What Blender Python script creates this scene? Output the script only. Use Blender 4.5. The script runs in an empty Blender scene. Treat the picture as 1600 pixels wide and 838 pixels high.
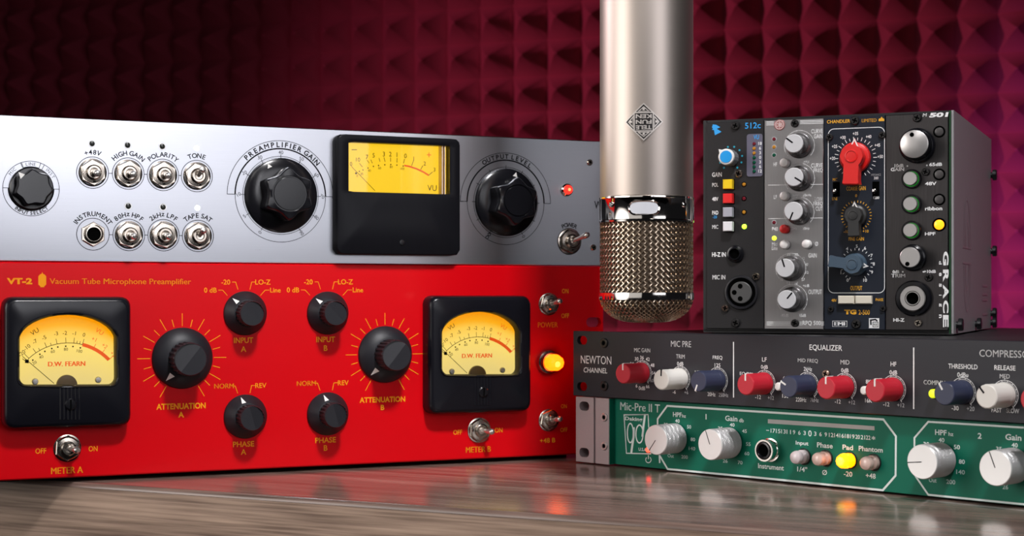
import bpy, math, random
from math import sin, cos, pi, radians as R, hypot, atan2
from mathutils import Vector, Matrix
random.seed(7)
S = 0.001                       # everything below is modelled in millimetres
EYE = 864.5                     # eye height above the floor, desk top at 750
sc = bpy.context.scene
C = sc.collection

# ------------------------------------------------------------------ camera, world, lights, exposure
cam = bpy.data.cameras.new('camera'); camo = bpy.data.objects.new('camera', cam); C.objects.link(camo)
camo.location = (0, 0, EYE*S); camo.rotation_euler = (R(90), 0, 0)
cam.sensor_width = 36; cam.lens = 57.15; cam.shift_y = 41/1600; cam.clip_start = .02; cam.clip_end = 30
cam.dof.use_dof = True; cam.dof.focus_distance = .99; cam.dof.aperture_fstop = 15
sc.camera = camo
w = bpy.data.worlds.new('world'); sc.world = w; w.use_nodes = True
w.node_tree.nodes['Background'].inputs[0].default_value = (.5, .5, .55, 1)
w.node_tree.nodes['Background'].inputs[1].default_value = .012
sc.view_settings.view_transform = 'Standard'; sc.view_settings.look = 'None'
sc.view_settings.exposure = 0.0; sc.view_settings.gamma = 1; sc.view_settings.use_curve_mapping = False

def area(name, loc, target, sx, sy, power, col=(1, 1, 1), spread=180):
    l = bpy.data.lights.new(name, 'AREA'); l.shape = 'RECTANGLE'; l.size = sx*S; l.size_y = sy*S
    l.energy = power; l.color = col; l.spread = R(spread)
    o = bpy.data.objects.new(name, l); C.objects.link(o)
    a = Vector((loc[0], loc[1], EYE+loc[2])); b = Vector((target[0], target[1], EYE+target[2]))
    o.location = a*S; o.rotation_euler = (b-a).to_track_quat('-Z', 'Y').to_euler()
    return o
def spot(name, loc, target, power, col, angle, blend, radius=40):
    l = bpy.data.lights.new(name, 'SPOT'); l.energy = power; l.color = col; l.spot_size = R(angle)
    l.spot_blend = blend; l.shadow_soft_size = radius*S
    o = bpy.data.objects.new(name, l); C.objects.link(o)
    a = Vector((loc[0], loc[1], EYE+loc[2])); b = Vector((target[0], target[1], EYE+target[2]))
    o.location = a*S; o.rotation_euler = (b-a).to_track_quat('-Z', 'Y').to_euler()
    return o
area('key_light', (265, 125, 1150), (-60, 1060, -20), 150, 150, 2.3, (1, .985, 1), 56)
area('strip_softbox', (190, 100, 345), (-330, 980, 70), 70, 450, .085, (.95, .95, 1), 48)
area('front_softbox', (478, 90, 300), (-125, 1050, 60), 570, 530, .25, (.95, .95, 1), 48)
area('left_softbox', (-880, 560, 260), (150, 1010, -10), 800, 800, .95, (1, .95, .9), 50)
area('left_diffuser', (-560, 350, 190), (90, 960, 0), 1080, 480, .6, (1, .96, .92), 150)
area('rim_softbox', (-780, 1260, 400), (79, 960, 90), 220, 560, .22, (1, .95, .9), 45)
area('fill_softbox', (-150, 40, 700), (60, 1020, 0), 300, 300, .1, (1, .97, .95), 50)
spot('foam_light', (-1150, 1480, 560), (700, 1900, -200), 30, (1, .42, .68), 80, 1)
spot('foam_light_right', (330, 1500, -60), (900, 1900, -60), 16, (.5, .18, 1), 95, 1)

# ------------------------------------------------------------------ materials
MATS = {}
def mat(name, col, rough=.5, metal=0, emit=None, estr=1, spec=.5, bump=0, bscale=900, coat=0, trans=0, var=.0, ior=1.5):
    if name in MATS: return MATS[name]
    m = bpy.data.materials.new(name); m.use_nodes = True; nt = m.node_tree; b = nt.nodes['Principled BSDF']
    b.inputs['Base Color'].default_value = (*col, 1); b.inputs['Roughness'].default_value = rough
    b.inputs['Metallic'].default_value = metal; b.inputs['Specular IOR Level'].default_value = spec
    b.inputs['Coat Weight'].default_value = coat; b.inputs['Coat Roughness'].default_value = .05
    b.inputs['Transmission Weight'].default_value = trans; b.inputs['IOR'].default_value = ior
    if emit:
        b.inputs['Emission Color'].default_value = (*emit, 1); b.inputs['Emission Strength'].default_value = estr
    tc = nt.nodes.new('ShaderNodeTexCoord'); nz = nt.nodes.new('ShaderNodeTexNoise')
    nz.inputs['Scale'].default_value = bscale; nz.inputs['Detail'].default_value = 3
    nt.links.new(tc.outputs['Object'], nz.inputs['Vector'])
    mr = nt.nodes.new('ShaderNodeMapRange'); mr.inputs['To Min'].default_value = max(0, rough*.88); mr.inputs['To Max'].default_value = min(1, rough*1.12)
    nt.links.new(nz.outputs['Fac'], mr.inputs['Value']); nt.links.new(mr.outputs['Result'], b.inputs['Roughness'])
    if var:
        mx = nt.nodes.new('ShaderNodeMix'); mx.data_type = 'RGBA'
        mx.inputs[6].default_value = (*[c*(1-var) for c in col], 1); mx.inputs[7].default_value = (*[min(1, c*(1+var)) for c in col], 1)
        nt.links.new(nz.outputs['Fac'], mx.inputs[0]); nt.links.new(mx.outputs[2], b.inputs['Base Color'])
    if bump:
        bp = nt.nodes.new('ShaderNodeBump'); bp.inputs['Strength'].default_value = bump; bp.inputs['Distance'].default_value = .0002
        nt.links.new(nz.outputs['Fac'], bp.inputs['Height']); nt.links.new(bp.outputs['Normal'], b.inputs['Normal'])
    MATS[name] = m
    return m
def brushed(name, col, rough, aniso, metal=1, horiz=True, amp=.25, spec=.5, rot=0.0):
    m = mat(name, col, rough, metal, spec=spec)
    nt = m.node_tree; b = nt.nodes['Principled BSDF']; nz = [n for n in nt.nodes if n.type == 'TEX_NOISE'][0]
    tc = [n for n in nt.nodes if n.type == 'TEX_COORD'][0]
    mp = nt.nodes.new('ShaderNodeMapping'); mp.inputs['Scale'].default_value = (40, 1, 4200) if horiz else (4200, 1, 40)
    nt.links.new(tc.outputs['Object'], mp.inputs['Vector']); nt.links.new(mp.outputs['Vector'], nz.inputs['Vector'])
    nz.inputs['Scale'].default_value = 1; nz.inputs['Detail'].default_value = 4
    mx = nt.nodes.new('ShaderNodeMix'); mx.data_type = 'RGBA'
    mx.inputs[6].default_value = (*[c*(1-amp) for c in col], 1); mx.inputs[7].default_value = (*[min(1, c*(1+amp)) for c in col], 1)
    nt.links.new(nz.outputs['Fac'], mx.inputs[0]); nt.links.new(mx.outputs[2], b.inputs['Base Color'])
    b.inputs['Anisotropic'].default_value = aniso; b.inputs['Anisotropic Rotation'].default_value = rot
    tg = nt.nodes.new('ShaderNodeTangent'); tg.direction_type = 'UV_MAP'; tg.uv_map = 'UVMap'
    nt.links.new(tg.outputs['Tangent'], b.inputs['Tangent'])
    return m
silver = brushed('brushed_aluminium', (.52, .53, .575), .29, .75, amp=.06)
silver2 = brushed('vertical_brushed_aluminium', (.43, .42, .43), .34, .6, horiz=False, amp=.16)
dark_brushed = brushed('dark_brushed_metal', (.075, .07, .072), .38, .6, horiz=False, amp=.45)
black_brushed = brushed('black_brushed_metal', (.007, .007, .009), .34, .3, metal=0, spec=.08, horiz=False, amp=.35)
red_paint = mat('red_enamel', (.63, .001, .005), .3, spec=.15, coat=.06)
black_plastic = mat('black_plastic', (.012, .012, .015), .33, bump=.08, bscale=2500)
black_gloss = mat('black_gloss', (.006, .006, .008), .2, spec=.4)
bezel_black = mat('bezel_black', (.006, .006, .009), .25, spec=.25, bump=.02, bscale=3000)
knob_black = mat('knob_black', (.012, .012, .016), .45, spec=.35, bump=.15, bscale=3500)
chrome = mat('chrome', (.88, .84, .80), .07, 1)
nickel = mat('nickel', (.52, .46, .40), .2, 1)
dark_steel = mat('dark_steel', (.05, .048, .048), .35, .8)
hole_black = mat('hole_black', (.002, .002, .002), .8, spec=0)
gold_ink = mat('gold_ink', (.88, .33, .01), .5, spec=.1)
black_ink = mat('black_ink', (.008, .008, .01), .7, spec=.05)
white_ink = mat('white_ink', (.8, .8, .8), .5)
grey_ink = mat('grey_ink', (.42, .42, .43), .5)
red_ink = mat('red_ink', (.65, .03, .01), .5)
white_paint = mat('white_paint', (.82, .8, .77), .35)
steel = mat('steel', (.55, .53, .52), .34, .75)
dead_led = mat('dead_led', (.02, .022, .02), .2)
white_led = mat('white_led', (1, 1, 1), .3, emit=(.95, .97, 1), estr=4)
def glass_mat():
    m = bpy.data.materials.new('clear_glass'); m.use_nodes = True; nt = m.node_tree; nt.nodes.clear()
    o = nt.nodes.new('ShaderNodeOutputMaterial'); mix = nt.nodes.new('ShaderNodeMixShader'); t = nt.nodes.new('ShaderNodeBsdfTransparent')
    g = nt.nodes.new('ShaderNodeBsdfGlossy'); g.inputs['Roughness'].default_value = .02; f = nt.nodes.new('ShaderNodeFresnel'); f.inputs[0].default_value = 1.45
    nt.links.new(f.outputs[0], mix.inputs[0]); nt.links.new(t.outputs[0], mix.inputs[1]); nt.links.new(g.outputs[0], mix.inputs[2]); nt.links.new(mix.outputs[0], o.inputs[0])
    return m
glass = glass_mat()

# ------------------------------------------------------------------ mesh builder, axes: x right, z up, -y out of the panel
GC = {}
def glyphs(s, bold=0):
    k = (s, bold)
    if k in GC: return GC[k]
    req = bold
    if bold > 0 and any(c in s for c in 'MW'): bold = 0
    cu = bpy.data.curves.new('t', 'FONT'); cu.body = s; cu.size = 1; cu.resolution_u = 3; cu.offset = bold; cu.fill_mode = 'FRONT'
    o = bpy.data.objects.new('t', cu); me = o.to_mesh()
    v = [(p.co.x, p.co.y) for p in me.vertices]; f = [tuple(p.vertices) for p in me.polygons]
    o.to_mesh_clear(); bpy.data.objects.remove(o); bpy.data.curves.remove(cu)
    if req != bold:      # acute corners: embolden by doubling the strokes sideways
        n = len(v); v = [(a-req*.8, c) for a, c in v]+[(a+req*.8, c) for a, c in v]; f = f+[tuple(i+n for i in q) for q in f]
    GC[k] = (v, f)
    return GC[k]
def rrect(x0, x1, z0, z1, r, n=6):
    p = []
    for cx, cz, a in ((x1-r, z1-r, 0), (x0+r, z1-r, 90), (x0+r, z0+r, 180), (x1-r, z0+r, 270)):
        for i in range(n+1):
            t = R(a+90*i/n); p.append((cx+r*cos(t), cz+r*sin(t)))
    return p
def ngon(cx, cz, r, n, a0=0): return [(cx+r*cos(R(a0)+2*pi*i/n), cz+r*sin(R(a0)+2*pi*i/n)) for i in range(n)]
def by_angle(poly, cx, cz, N, off=0):
    out = []
    for i in range(N):
        a = 2*pi*i/N + .0007; dx, dz = cos(a), sin(a); best = 0
        for j in range(len(poly)):
            x1, z1 = poly[j][0]-cx, poly[j][1]-cz; x2, z2 = poly[(j+1) % len(poly)][0]-cx, poly[(j+1) % len(poly)][1]-cz
            ex, ez = x2-x1, z2-z1; den = dx*ez-dz*ex
            if abs(den) < 1e-9: continue
            t = (x1*ez-z1*ex)/den; s = (x1*dz-z1*dx)/den
            if t > 0 and -1e-6 <= s <= 1+1e-6: best = max(best, t)
        out.append((cx+dx*(best+off), cz+dz*(best+off)))
    return out
class MB:
    def __init__(s): s.v = []; s.f = []; s.warp = None
    def add(s, vs, fs):
        b = len(s.v); s.v += [tuple(p) for p in vs]; s.f += [tuple(i+b for i in f) for f in fs]; return s
    def box(s, x0, x1, y0, y1, z0, z1, ch=0):
        if ch:
            return s.stack([( [(x0, z0), (x1, z0), (x1, z1), (x0, z1)], y1),
                            ([(x0, z0), (x1, z0), (x1, z1), (x0, z1)], y0+ch),
                            ([(x0+ch, z0+ch), (x1-ch, z0+ch), (x1-ch, z1-ch), (x0+ch, z1-ch)], y0)])
        return s.stack([([(x0, z0), (x1, z0), (x1, z1), (x0, z1)], y1), ([(x0, z0), (x1, z0), (x1, z1), (x0, z1)], y0)])
    def stack(s, loops, cap0=True, cap1=True):
        # loops of equal length given ccw seen from the front, from back (large y) to front
        n = len(loops[0][0]); vs = []; fs = []
        for l, y in loops: vs += [(p[0], y, p[1]) for p in l]
        for k in range(len(loops)-1):
            for i in range(n):
                j = (i+1) % n; fs.append((k*n+i, k*n+j, (k+1)*n+j, (k+1)*n+i))
        if cap0: fs.append(tuple(reversed(range(n))))
        if cap1: fs.append(tuple((len(loops)-1)*n+i for i in range(n)))
        return s.add(vs, fs)
    def prism(s, poly, y0, y1, ch=0):
        if ch:
            cx = sum(p[0] for p in poly)/len(poly); cz = sum(p[1] for p in poly)/len(poly)
            ins = [(p[0]+(cx-p[0])*ch/max(.01, hypot(p[0]-cx, p[1]-cz)), p[1]+(cz-p[1])*ch/max(.01, hypot(p[0]-cx, p[1]-cz))) for p in poly]
            return s.stack([(poly, y1), (poly, y0+ch), (ins, y0)])
        return s.stack([(poly, y1), (poly, y0)])
    def lathe(s, prof, n=40, cx=0, cz=0, mod=None):
        vs = []; fs = []; rings = []
        for k, (r, h) in enumerate(prof):
            if r <= 1e-6: rings.append([len(vs)]); vs.append((cx, -h, cz)); continue
            ring = []
            for i in range(n):
                a = 2*pi*i/n; rr = r*(mod(a, k) if mod else 1)
                ring.append(len(vs)); vs.append((cx+rr*cos(a), -h, cz+rr*sin(a)))
            rings.append(ring)
        for a, b in zip(rings, rings[1:]):
            if len(a) == 1 and len(b) == 1: continue
            for i in range(n):
                j = (i+1) % n
                if len(b) == 1: fs.append((a[i], a[j], b[0]))
                elif len(a) == 1: fs.append((a[0], b[j], b[i]))
                else: fs.append((a[i], a[j], b[j], b[i]))
        return s.add(vs, fs)
    def flat(s, poly, y=-.12): return s.add([(p[0], y, p[1]) for p in poly], [tuple(range(len(poly)))])
    def stroke(s, pts, w, y=-.12, closed=False):
        if closed: pts = list(pts)+[pts[0], pts[1]]
        L = []; Rr = []
        for i, p in enumerate(pts):
            a = pts[max(0, i-1)]; b = pts[min(len(pts)-1, i+1)]
            def nrm(q, r_):
                d = hypot(r_[0]-q[0], r_[1]-q[1]) or 1; return (-(r_[1]-q[1])/d, (r_[0]-q[0])/d)
            n1 = nrm(a, p) if i > 0 else nrm(p, b); n2 = nrm(p, b) if i < len(pts)-1 else n1
            mx, mz = n1[0]+n2[0], n1[1]+n2[1]; l = hypot(mx, mz) or 1; mx /= l; mz /= l
            c = max(.35, mx*n1[0]+mz*n1[1]); h = w/2/c
            L.append((p[0]+mx*h, y, p[1]+mz*h)); Rr.append((p[0]-mx*h, y, p[1]-mz*h))
        n = len(pts); return s.add(L+Rr, [(n+i, n+i+1, i+1, i) for i in range(n-1)])
    def arc(s, cx, cz, r, a0, a1, w, y=-.12, n=None):
        n = n or max(4, int(abs(a1-a0)/5))
        return s.stroke([(cx+r*cos(R(a0+(a1-a0)*i/n)), cz+r*sin(R(a0+(a1-a0)*i/n))) for i in range(n+1)], w, y)
    def tick(s, cx, cz, r0, r1, a, w, y=-.12):
        c, d = cos(R(a)), sin(R(a)); return s.stroke([(cx+r0*c, cz+r0*d), (cx+r1*c, cz+r1*d)], w, y)
    def text(s, t, x, z, h, w=None, bold=.0, rot=0, shear=0, y=-.12, xs=1, anchor='c'):
        v, f = glyphs(t, bold)
        if not v: return s
        x0 = min(p[0] for p in v); x1 = max(p[0] for p in v); z0 = min(p[1] for p in v); z1 = max(p[1] for p in v)
        k = h/(z1-z0) if z1 > z0 else h; kx = (w/(x1-x0)) if w else k*xs
        ox = {'c': (x0+x1)/2, 'l': x0, 'r': x1}[anchor]; oz = (z0+z1)/2; c, d = cos(R(rot)), sin(R(rot)); vs = []
        for p in v:
            a = (p[0]-ox)*kx; b = (p[1]-oz)*k; a += shear*b
            vs.append((x+a*c-b*d, y, z+a*d+b*c))
        return s.add(vs, f)
    def arctext(s, t, cx, cz, r, h, amid, aspan, bold=0, flip=False, xs=1):
        n = len(t)
        adv = [(.35 if ch in ' .1' else 1.25 if ch in 'MW' else .5 if ch in 'I' else 1) for ch in t]; tot = sum(adv)
        acc = 0
        for ch, ad in zip(t, adv):
            q = (acc+ad/2)/tot-.5; acc += ad
            a = amid-q*aspan if not flip else amid+q*aspan
            if ch == ' ': continue
            rot = a-90 if not flip else a+90
            ref = glyphs('H', bold)[0]; hh = max(p[1] for p in ref)-min(p[1] for p in ref)
            v = glyphs(ch, bold)[0]; gh = max(p[1] for p in v)-min(p[1] for p in v)
            s.text(ch, cx+r*cos(R(a)), cz+r*sin(R(a)), h*gh/hh, None, bold, rot, xs=xs)
        return s
    def tube(s, pts, r, n=6, cap=True):
        vs = []; fs = []; up = Vector((0, 0, 1)); m = len(pts); pts = [Vector(p) for p in pts]
        for i, p in enumerate(pts):
            t = (pts[min(i+1, m-1)]-pts[max(i-1, 0)]).normalized()
            a = t.cross(up); a = a.normalized() if a.length > .01 else Vector((1, 0, 0)); b = t.cross(a).normalized()
            rr = r[i] if isinstance(r, (list, tuple)) else r
            for k in range(n):
                q = 2*pi*k/n; vs.append(tuple(p+a*(rr*cos(q))+b*(rr*sin(q))))
        for i in range(m-1):
            for k in range(n):
                l = (k+1) % n; fs.append((i*n+l, i*n+k, (i+1)*n+k, (i+1)*n+l))
        if cap: fs.append(tuple(range(n))); fs.append(tuple((m-1)*n+k for k in reversed(range(n))))
        return s.add(vs, fs)
    def mesh(s, name, m, sharp=32, uv=False):
        me = bpy.data.meshes.new(name)
        vs = [s.warp(p) for p in s.v] if s.warp else s.v
        me.from_pydata([(p[0]*S, p[1]*S, p[2]*S) for p in vs], [], s.f); me.validate()
        if m: me.materials.append(m)
        me.polygons.foreach_set('use_smooth', [True]*len(me.polygons)); me.set_sharp_from_angle(angle=R(sharp))
        if uv:
            l = me.uv_layers.new(name='UVMap')
            for lp in me.loops: c = me.vertices[lp.vertex_index].co; l.data[lp.index].uv = (c.x*5, c.z*5)
        me.update(); return me
def obj(name, me, parent=None, loc=(0, 0, 0), rot=(0, 0, 0), label=None, kind=None):
    o = bpy.data.objects.new(name, me); C.objects.link(o); o.location = tuple(c*S for c in loc); o.rotation_euler = rot
    if parent: o.parent = parent
    if label: o['label'] = label
    if kind: o['kind'] = kind
    return o
def tag(o, label, cat, group=None):
    o['label'] = label; o['category'] = cat
    if group: o['group'] = group
    return o
def cut(me, cutters):
    """subtract closed cutter meshes from a mesh, returning the new mesh"""
    a = bpy.data.objects.new('a', me); C.objects.link(a); bs = []
    for c in cutters:
        b = bpy.data.objects.new('b', c); C.objects.link(b); bs.append(b)
        m = a.modifiers.new('x', 'BOOLEAN'); m.operation = 'DIFFERENCE'; m.solver = 'EXACT'; m.object = b
    bpy.context.view_layer.update()
    dg = bpy.context.evaluated_depsgraph_get(); nm = bpy.data.meshes.new_from_object(a.evaluated_get(dg))
    nm.name = me.name
    for b in bs: bpy.data.objects.remove(b)
    bpy.data.objects.remove(a)
    return nm
class Dev:
    """a rack device: an Empty at the lower left of its front; px() turns a point of the picture into panel millimetres"""
    def __init__(s, name, P0, U, zb, label, cat, group=None):
        l = hypot(*U); s.U = (U[0]/l, U[1]/l); s.N = (s.U[1], -s.U[0]); s.P0 = P0; s.zb = zb
        s.root = bpy.data.objects.new(name, None); C.objects.link(s.root); s.root.empty_display_size = .05
        s.root.location = (P0[0]*S, P0[1]*S, (EYE+zb)*S); s.root.rotation_euler = (0, 0, atan2(s.U[1], s.U[0]))
        tag(s.root, label, cat, group); s.inks = {}
    def px(s, x, y, h=0):
        dx = (x-800)/2540; dz = (460-y)/2540
        t = (h + s.P0[0]*s.N[0]+s.P0[1]*s.N[1])/(dx*s.N[0]+s.N[1])
        X, Y = dx*t, t
        return ((X-s.P0[0])*s.U[0]+(Y-s.P0[1])*s.U[1], dz*t-s.zb)
    def k(s, x, y, h=0): return abs(s.px(x, y+1, h)[1]-s.px(x, y, h)[1])
    def part(s, name, mb, m, parent=None, loc=(0, 0, 0), rot=(0, 0, 0), label=None, uv=False, sharp=32, kind=None):
        return obj(name, mb.mesh(name, m, sharp, uv) if isinstance(mb, MB) else mb, parent or s.root, loc, rot, label, kind)
    def ink(s, m):
        if m.name not in s.inks: s.inks[m.name] = (MB(), m)
        return s.inks[m.name][0]
    def t(s, m, txt, x, y, h, w=None, bold=.012, rot=0, shear=0, hh=0, anchor='c', dy=0):
        a, b = s.px(x, y, hh); ww = (s.px(x+w/2, y, hh)[0]-s.px(x-w/2, y, hh)[0]) if w else None
        s.ink(m).text(txt, a, b, h*s.k(x, y, hh), ww, bold, rot, shear, y=-hh-.12-dy, anchor=anchor)
    def line(s, m, pts, w):
        s.ink(m).stroke([s.px(*p) for p in pts], w*s.k(*pts[0]))
    def flush(s, name='lettering'):
        for mb, m in s.inks.values(): obj(name, mb.mesh(name, m), s.root, kind='stuff')
        s.inks = {}
MC = {}
def shared(key, fn):
    if key not in MC: MC[key] = fn()
    return MC[key]

# ---- hardware common to the devices
def m_screw(r, head=1.6):
    def f():
        return MB().lathe([(r, 0), (r, head*.6), (r*.8, head), (0, head)], 20).mesh('screw', dark_steel)
    return shared(('screw', r), f)
def m_cross(r):
    def f():
        b = MB(); a = r*.6; t = r*.16
        b.box(-a, a, -1.75, -1.5, -t, t); b.box(-t, t, -1.76, -1.5, -a, a); return b.mesh('cross_slot', hole_black)
    return shared(('cross', r), f)
def screw(d, x, y, rpx, rot=20, m=None, name='screw', slot=True):
    a, b = d.px(x, y); r = round(rpx*d.k(x, y), 1)
    o = d.part(name, m_screw(r), None, loc=(a, 0, b), rot=(0, R(rot), 0))
    if m: o.data = shared(('screwm', r, m.name), lambda: MB().lathe([(r, 0), (r, .9), (r*.8, 1.5), (0, 1.5)], 20).mesh('screw', m))
    if slot: d.part('cross_slot', m_cross(r), None, parent=o)
    return o
def m_nut(r, hx=8): 
    return shared(('nut', r), lambda: MB().lathe([(r*1.12, 0), (r*1.12, .7), (r*1.0, .9)], 32).prism(ngon(0, 0, r*1.08, 6, 30), -2.6, -.6, .5).mesh('toggle_switch', nickel))
def toggle(d, x, y, rpx, tilt=(0, 0), scale=1, bat=10.5, m=None, washer=None):
    """hex nut with a ring and a lever, tilt = degrees up, degrees right"""
    a, b = d.px(x, y); r = round(rpx*d.k(x, y), 1)
    o = d.part('toggle_switch', m_nut(r), None, loc=(a, 0, b), rot=(0, R(random.uniform(-14, 14)), 0))
    bu = shared(('bush', r), lambda: MB().lathe([(r*.86, 2.5), (r*.86, 3.3), (r*.62, 3.5), (r*.6, 5.4), (r*.5, 6), (r*.36, 6), (r*.3, 5.2), (0, 5)], 28).mesh('bushing', nickel))
    bo = d.part('bushing', bu, None, parent=o)
    d.part('keyway', shared(('key', r), lambda: MB().box(-.75, .75, -3.42, -3.2, -r*.8, -r*.62).mesh('keyway', hole_black)), None, parent=o, rot=(0, R(90) if tilt[1] > 20 and abs(tilt[0]) < 5 else 0, 0))
    lv = shared(('lever', r, bat), lambda: MB().lathe([(0, 4), (1.35, 4.2), (1.1, 5.2), (1.25, 7), (1.9, 5+bat*.78), (2.15, 5+bat*.9), (2.05, 5+bat*1.0), (1.4, 5+bat*1.1), (0, 5+bat*1.14)], 18).mesh('lever', mat('lever_nickel', (.80, .76, .72), .24, .9)))
    l = d.part('lever', lv, None, parent=o)
    # rotate about the ball at h = 5
    M = Matrix.Translation((0, -4.5*S, 0)) @ Matrix.Rotation(-R(random.uniform(0, 0)), 4, 'Y') @ Matrix.Rotation(-R(tilt[0]), 4, 'X') @ Matrix.Rotation(R(tilt[1]), 4, 'Z') @ Matrix.Translation((0, 4.5*S, 0))
    l.matrix_local = Matrix.Rotation(-o.rotation_euler.y, 4, 'Y') @ M
    return o
def led(d, x, y, rpx, m, name='indicator_light', label=None, h=.8, ring=None):
    a, b = d.px(x, y); r = round(rpx*d.k(x, y), 1)
    me = shared(('led', r, m.name, h), lambda: MB().lathe([(r, 0), (r*.95, h*.5), (r*.6, h*.95), (0, h)], 20).mesh(name, m))
    o = d.part(name, me, None, loc=(a, 0, b), label=label)
    if ring: d.part('light_ring', shared(('ring', r, ring.name), lambda: MB().lathe([(r*1.35, 0), (r*1.35, .25), (r, .3), (r, 0)], 20).mesh('light_ring', ring)), None, parent=o)
    return o

# ------------------------------------------------------------------ the setting
def zray(x, y, zbelow):          # point on the level plane zbelow under the eye
    t = zbelow*2540/(y-460); return ((x-800)/2540*t, t)
floor_m = mat('floor_dark', (.05, .045, .045), .7)
wall_m = mat('wall_paint', (.03, .012, .016), .9)
foam_m = mat('crimson_foam', (.40, .05, .085), .95, bump=.5, bscale=700, var=.12, spec=.1)
b = MB().box(-2600, 2600, -1800, 3600, -20, 0); obj('floor', b.mesh('floor', floor_m), kind='structure')
b = MB().box(-2600, 2600, -1800, 3600, 2600, 2620); obj('ceiling', b.mesh('ceiling', wall_m), kind='structure')
# foam wall, 50 mm pyramids
WU = Vector((.9366, -.3503, 0)); WN = Vector((-.3503, -.9366, 0))
wall_root = obj('wall_back', MB().box(-2400, 1500, 0, 40, -864.5, 1735).mesh('wall_back', wall_m), kind='structure')
# plane through (1600 px) at depth 2016
WP = Vector((635, 2016+36, 0))
wall_root.location = (WP.x*S, WP.y*S, EYE*S); wall_root.rotation_euler = (0, 0, atan2(WU.y, WU.x))
def foam_mesh():
    n = 6; P = 50; b = MB()
    for i in range(n):
        for j in range(n):
            cx, cz = (i+.5)*P, (j+.5)*P; vs = []
            for hw, h in ((25, 0), (24.1, .5), (2.6, 37.0), (1.2, 38.6)): vs += [(cx-hw, -16-h, cz-hw), (cx+hw, -16-h, cz-hw), (cx+hw, -16-h, cz+hw), (cx-hw, -16-h, cz+hw)]
            vs.append((cx, -16-39.0, cz))
            b.add(vs, [(k*4+q, k*4+(q+1) % 4, k*4+4+(q+1) % 4, k*4+4+q) for k in range(3) for q in range(4)]+[(12+q, 12+(q+1) % 4, 16) for q in range(4)])
    W = n*P
    b.box(0.3, W-.3, -16, 0, .3, W-.3)
    return b.mesh('foam_panel', foam_m, sharp=50)
fm = foam_mesh()
FX, FZ = 30, 3      # phase of the pyramid grid, mm
for i in range(-8, 4):
    for j in range(-2, 4):
        obj('foam_panel', fm, wall_root, (FX+i*300, 0, FZ+j*300))

# desk
def wood(name, rough, coat, dark, light, amp=1):
    m = bpy.data.materials.new(name); m.use_nodes = True; nt = m.node_tree; bs = nt.nodes['Principled BSDF']
    tc = nt.nodes.new('ShaderNodeTexCoord'); mp = nt.nodes.new('ShaderNodeMapping'); mp.inputs['Scale'].default_value = (3.2, 60, 60)
    nt.links.new(tc.outputs['Object'], mp.inputs['Vector'])
    n1 = nt.nodes.new('ShaderNodeTexNoise'); n1.inputs['Scale'].default_value = 1; n1.inputs['Detail'].default_value = 5; n1.inputs['Distortion'].default_value = .6
    nt.links.new(mp.outputs[0], n1.inputs['Vector'])
    mp2 = nt.nodes.new('ShaderNodeMapping'); mp2.inputs['Scale'].default_value = (14, 520, 520); nt.links.new(tc.outputs['Object'], mp2.inputs['Vector'])
    n2 = nt.nodes.new('ShaderNodeTexNoise'); n2.inputs['Scale'].default_value = 1; n2.inputs['Detail'].default_value = 3; nt.links.new(mp2.outputs[0], n2.inputs['Vector'])
    mx = nt.nodes.new('ShaderNodeMix'); mx.data_type = 'FLOAT'; mx.inputs[0].default_value = .5
    nt.links.new(n1.outputs['Fac'], mx.inputs[2]); nt.links.new(n2.outputs['Fac'], mx.inputs[3])
    cr = nt.nodes.new('ShaderNodeValToRGB'); cr.color_ramp.elements[0].position = .36; cr.color_ramp.elements[1].position = .62
    cr.color_ramp.elements[0].color = (*dark, 1); cr.color_ramp.elements[1].color = (*light, 1)
    nt.links.new(mx.outputs[0], cr.inputs[0]); nt.links.new(cr.outputs[0], bs.inputs['Base Color'])
    bs.inputs['Specular IOR Level'].default_value = .4
    mr = nt.nodes.new('ShaderNodeMapRange'); mr.inputs['To Min'].default_value = rough*.8; mr.inputs['To Max'].default_value = rough*1.25
    nt.links.new(n2.outputs['Fac'], mr.inputs[0]); nt.links.new(mr.outputs[0], bs.inputs['Roughness'])
    bp = nt.nodes.new('ShaderNodeBump'); bp.inputs['Strength'].default_value = .12*amp; bp.inputs['Distance'].default_value = .0003
    nt.links.new(n2.outputs['Fac'], bp.inputs['Height']); nt.links.new(bp.outputs[0], bs.inputs['Normal'])
    return m
wood_top = wood('wood_laminate_top', .19, .1, (.085, .055, .045), (.26, .175, .145), .8)
wood_front = wood('wood_laminate_front', .42, 0, (.13, .08, .056), (.46, .32, .235), 1.5)
D0 = zray(104, 753, 114.5); D1 = zray(1100, 821, 114.5)
ang = atan2(D1[1]-D0[1], D1[0]-D0[0])
desk = obj('desk', None); desk.location = (D0[0]*S, D0[1]*S, 0); desk.rotation_euler = (0, 0, ang)
tag(desk, 'wood laminate desk whose glossy top carries all the audio units', 'desk')
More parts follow.
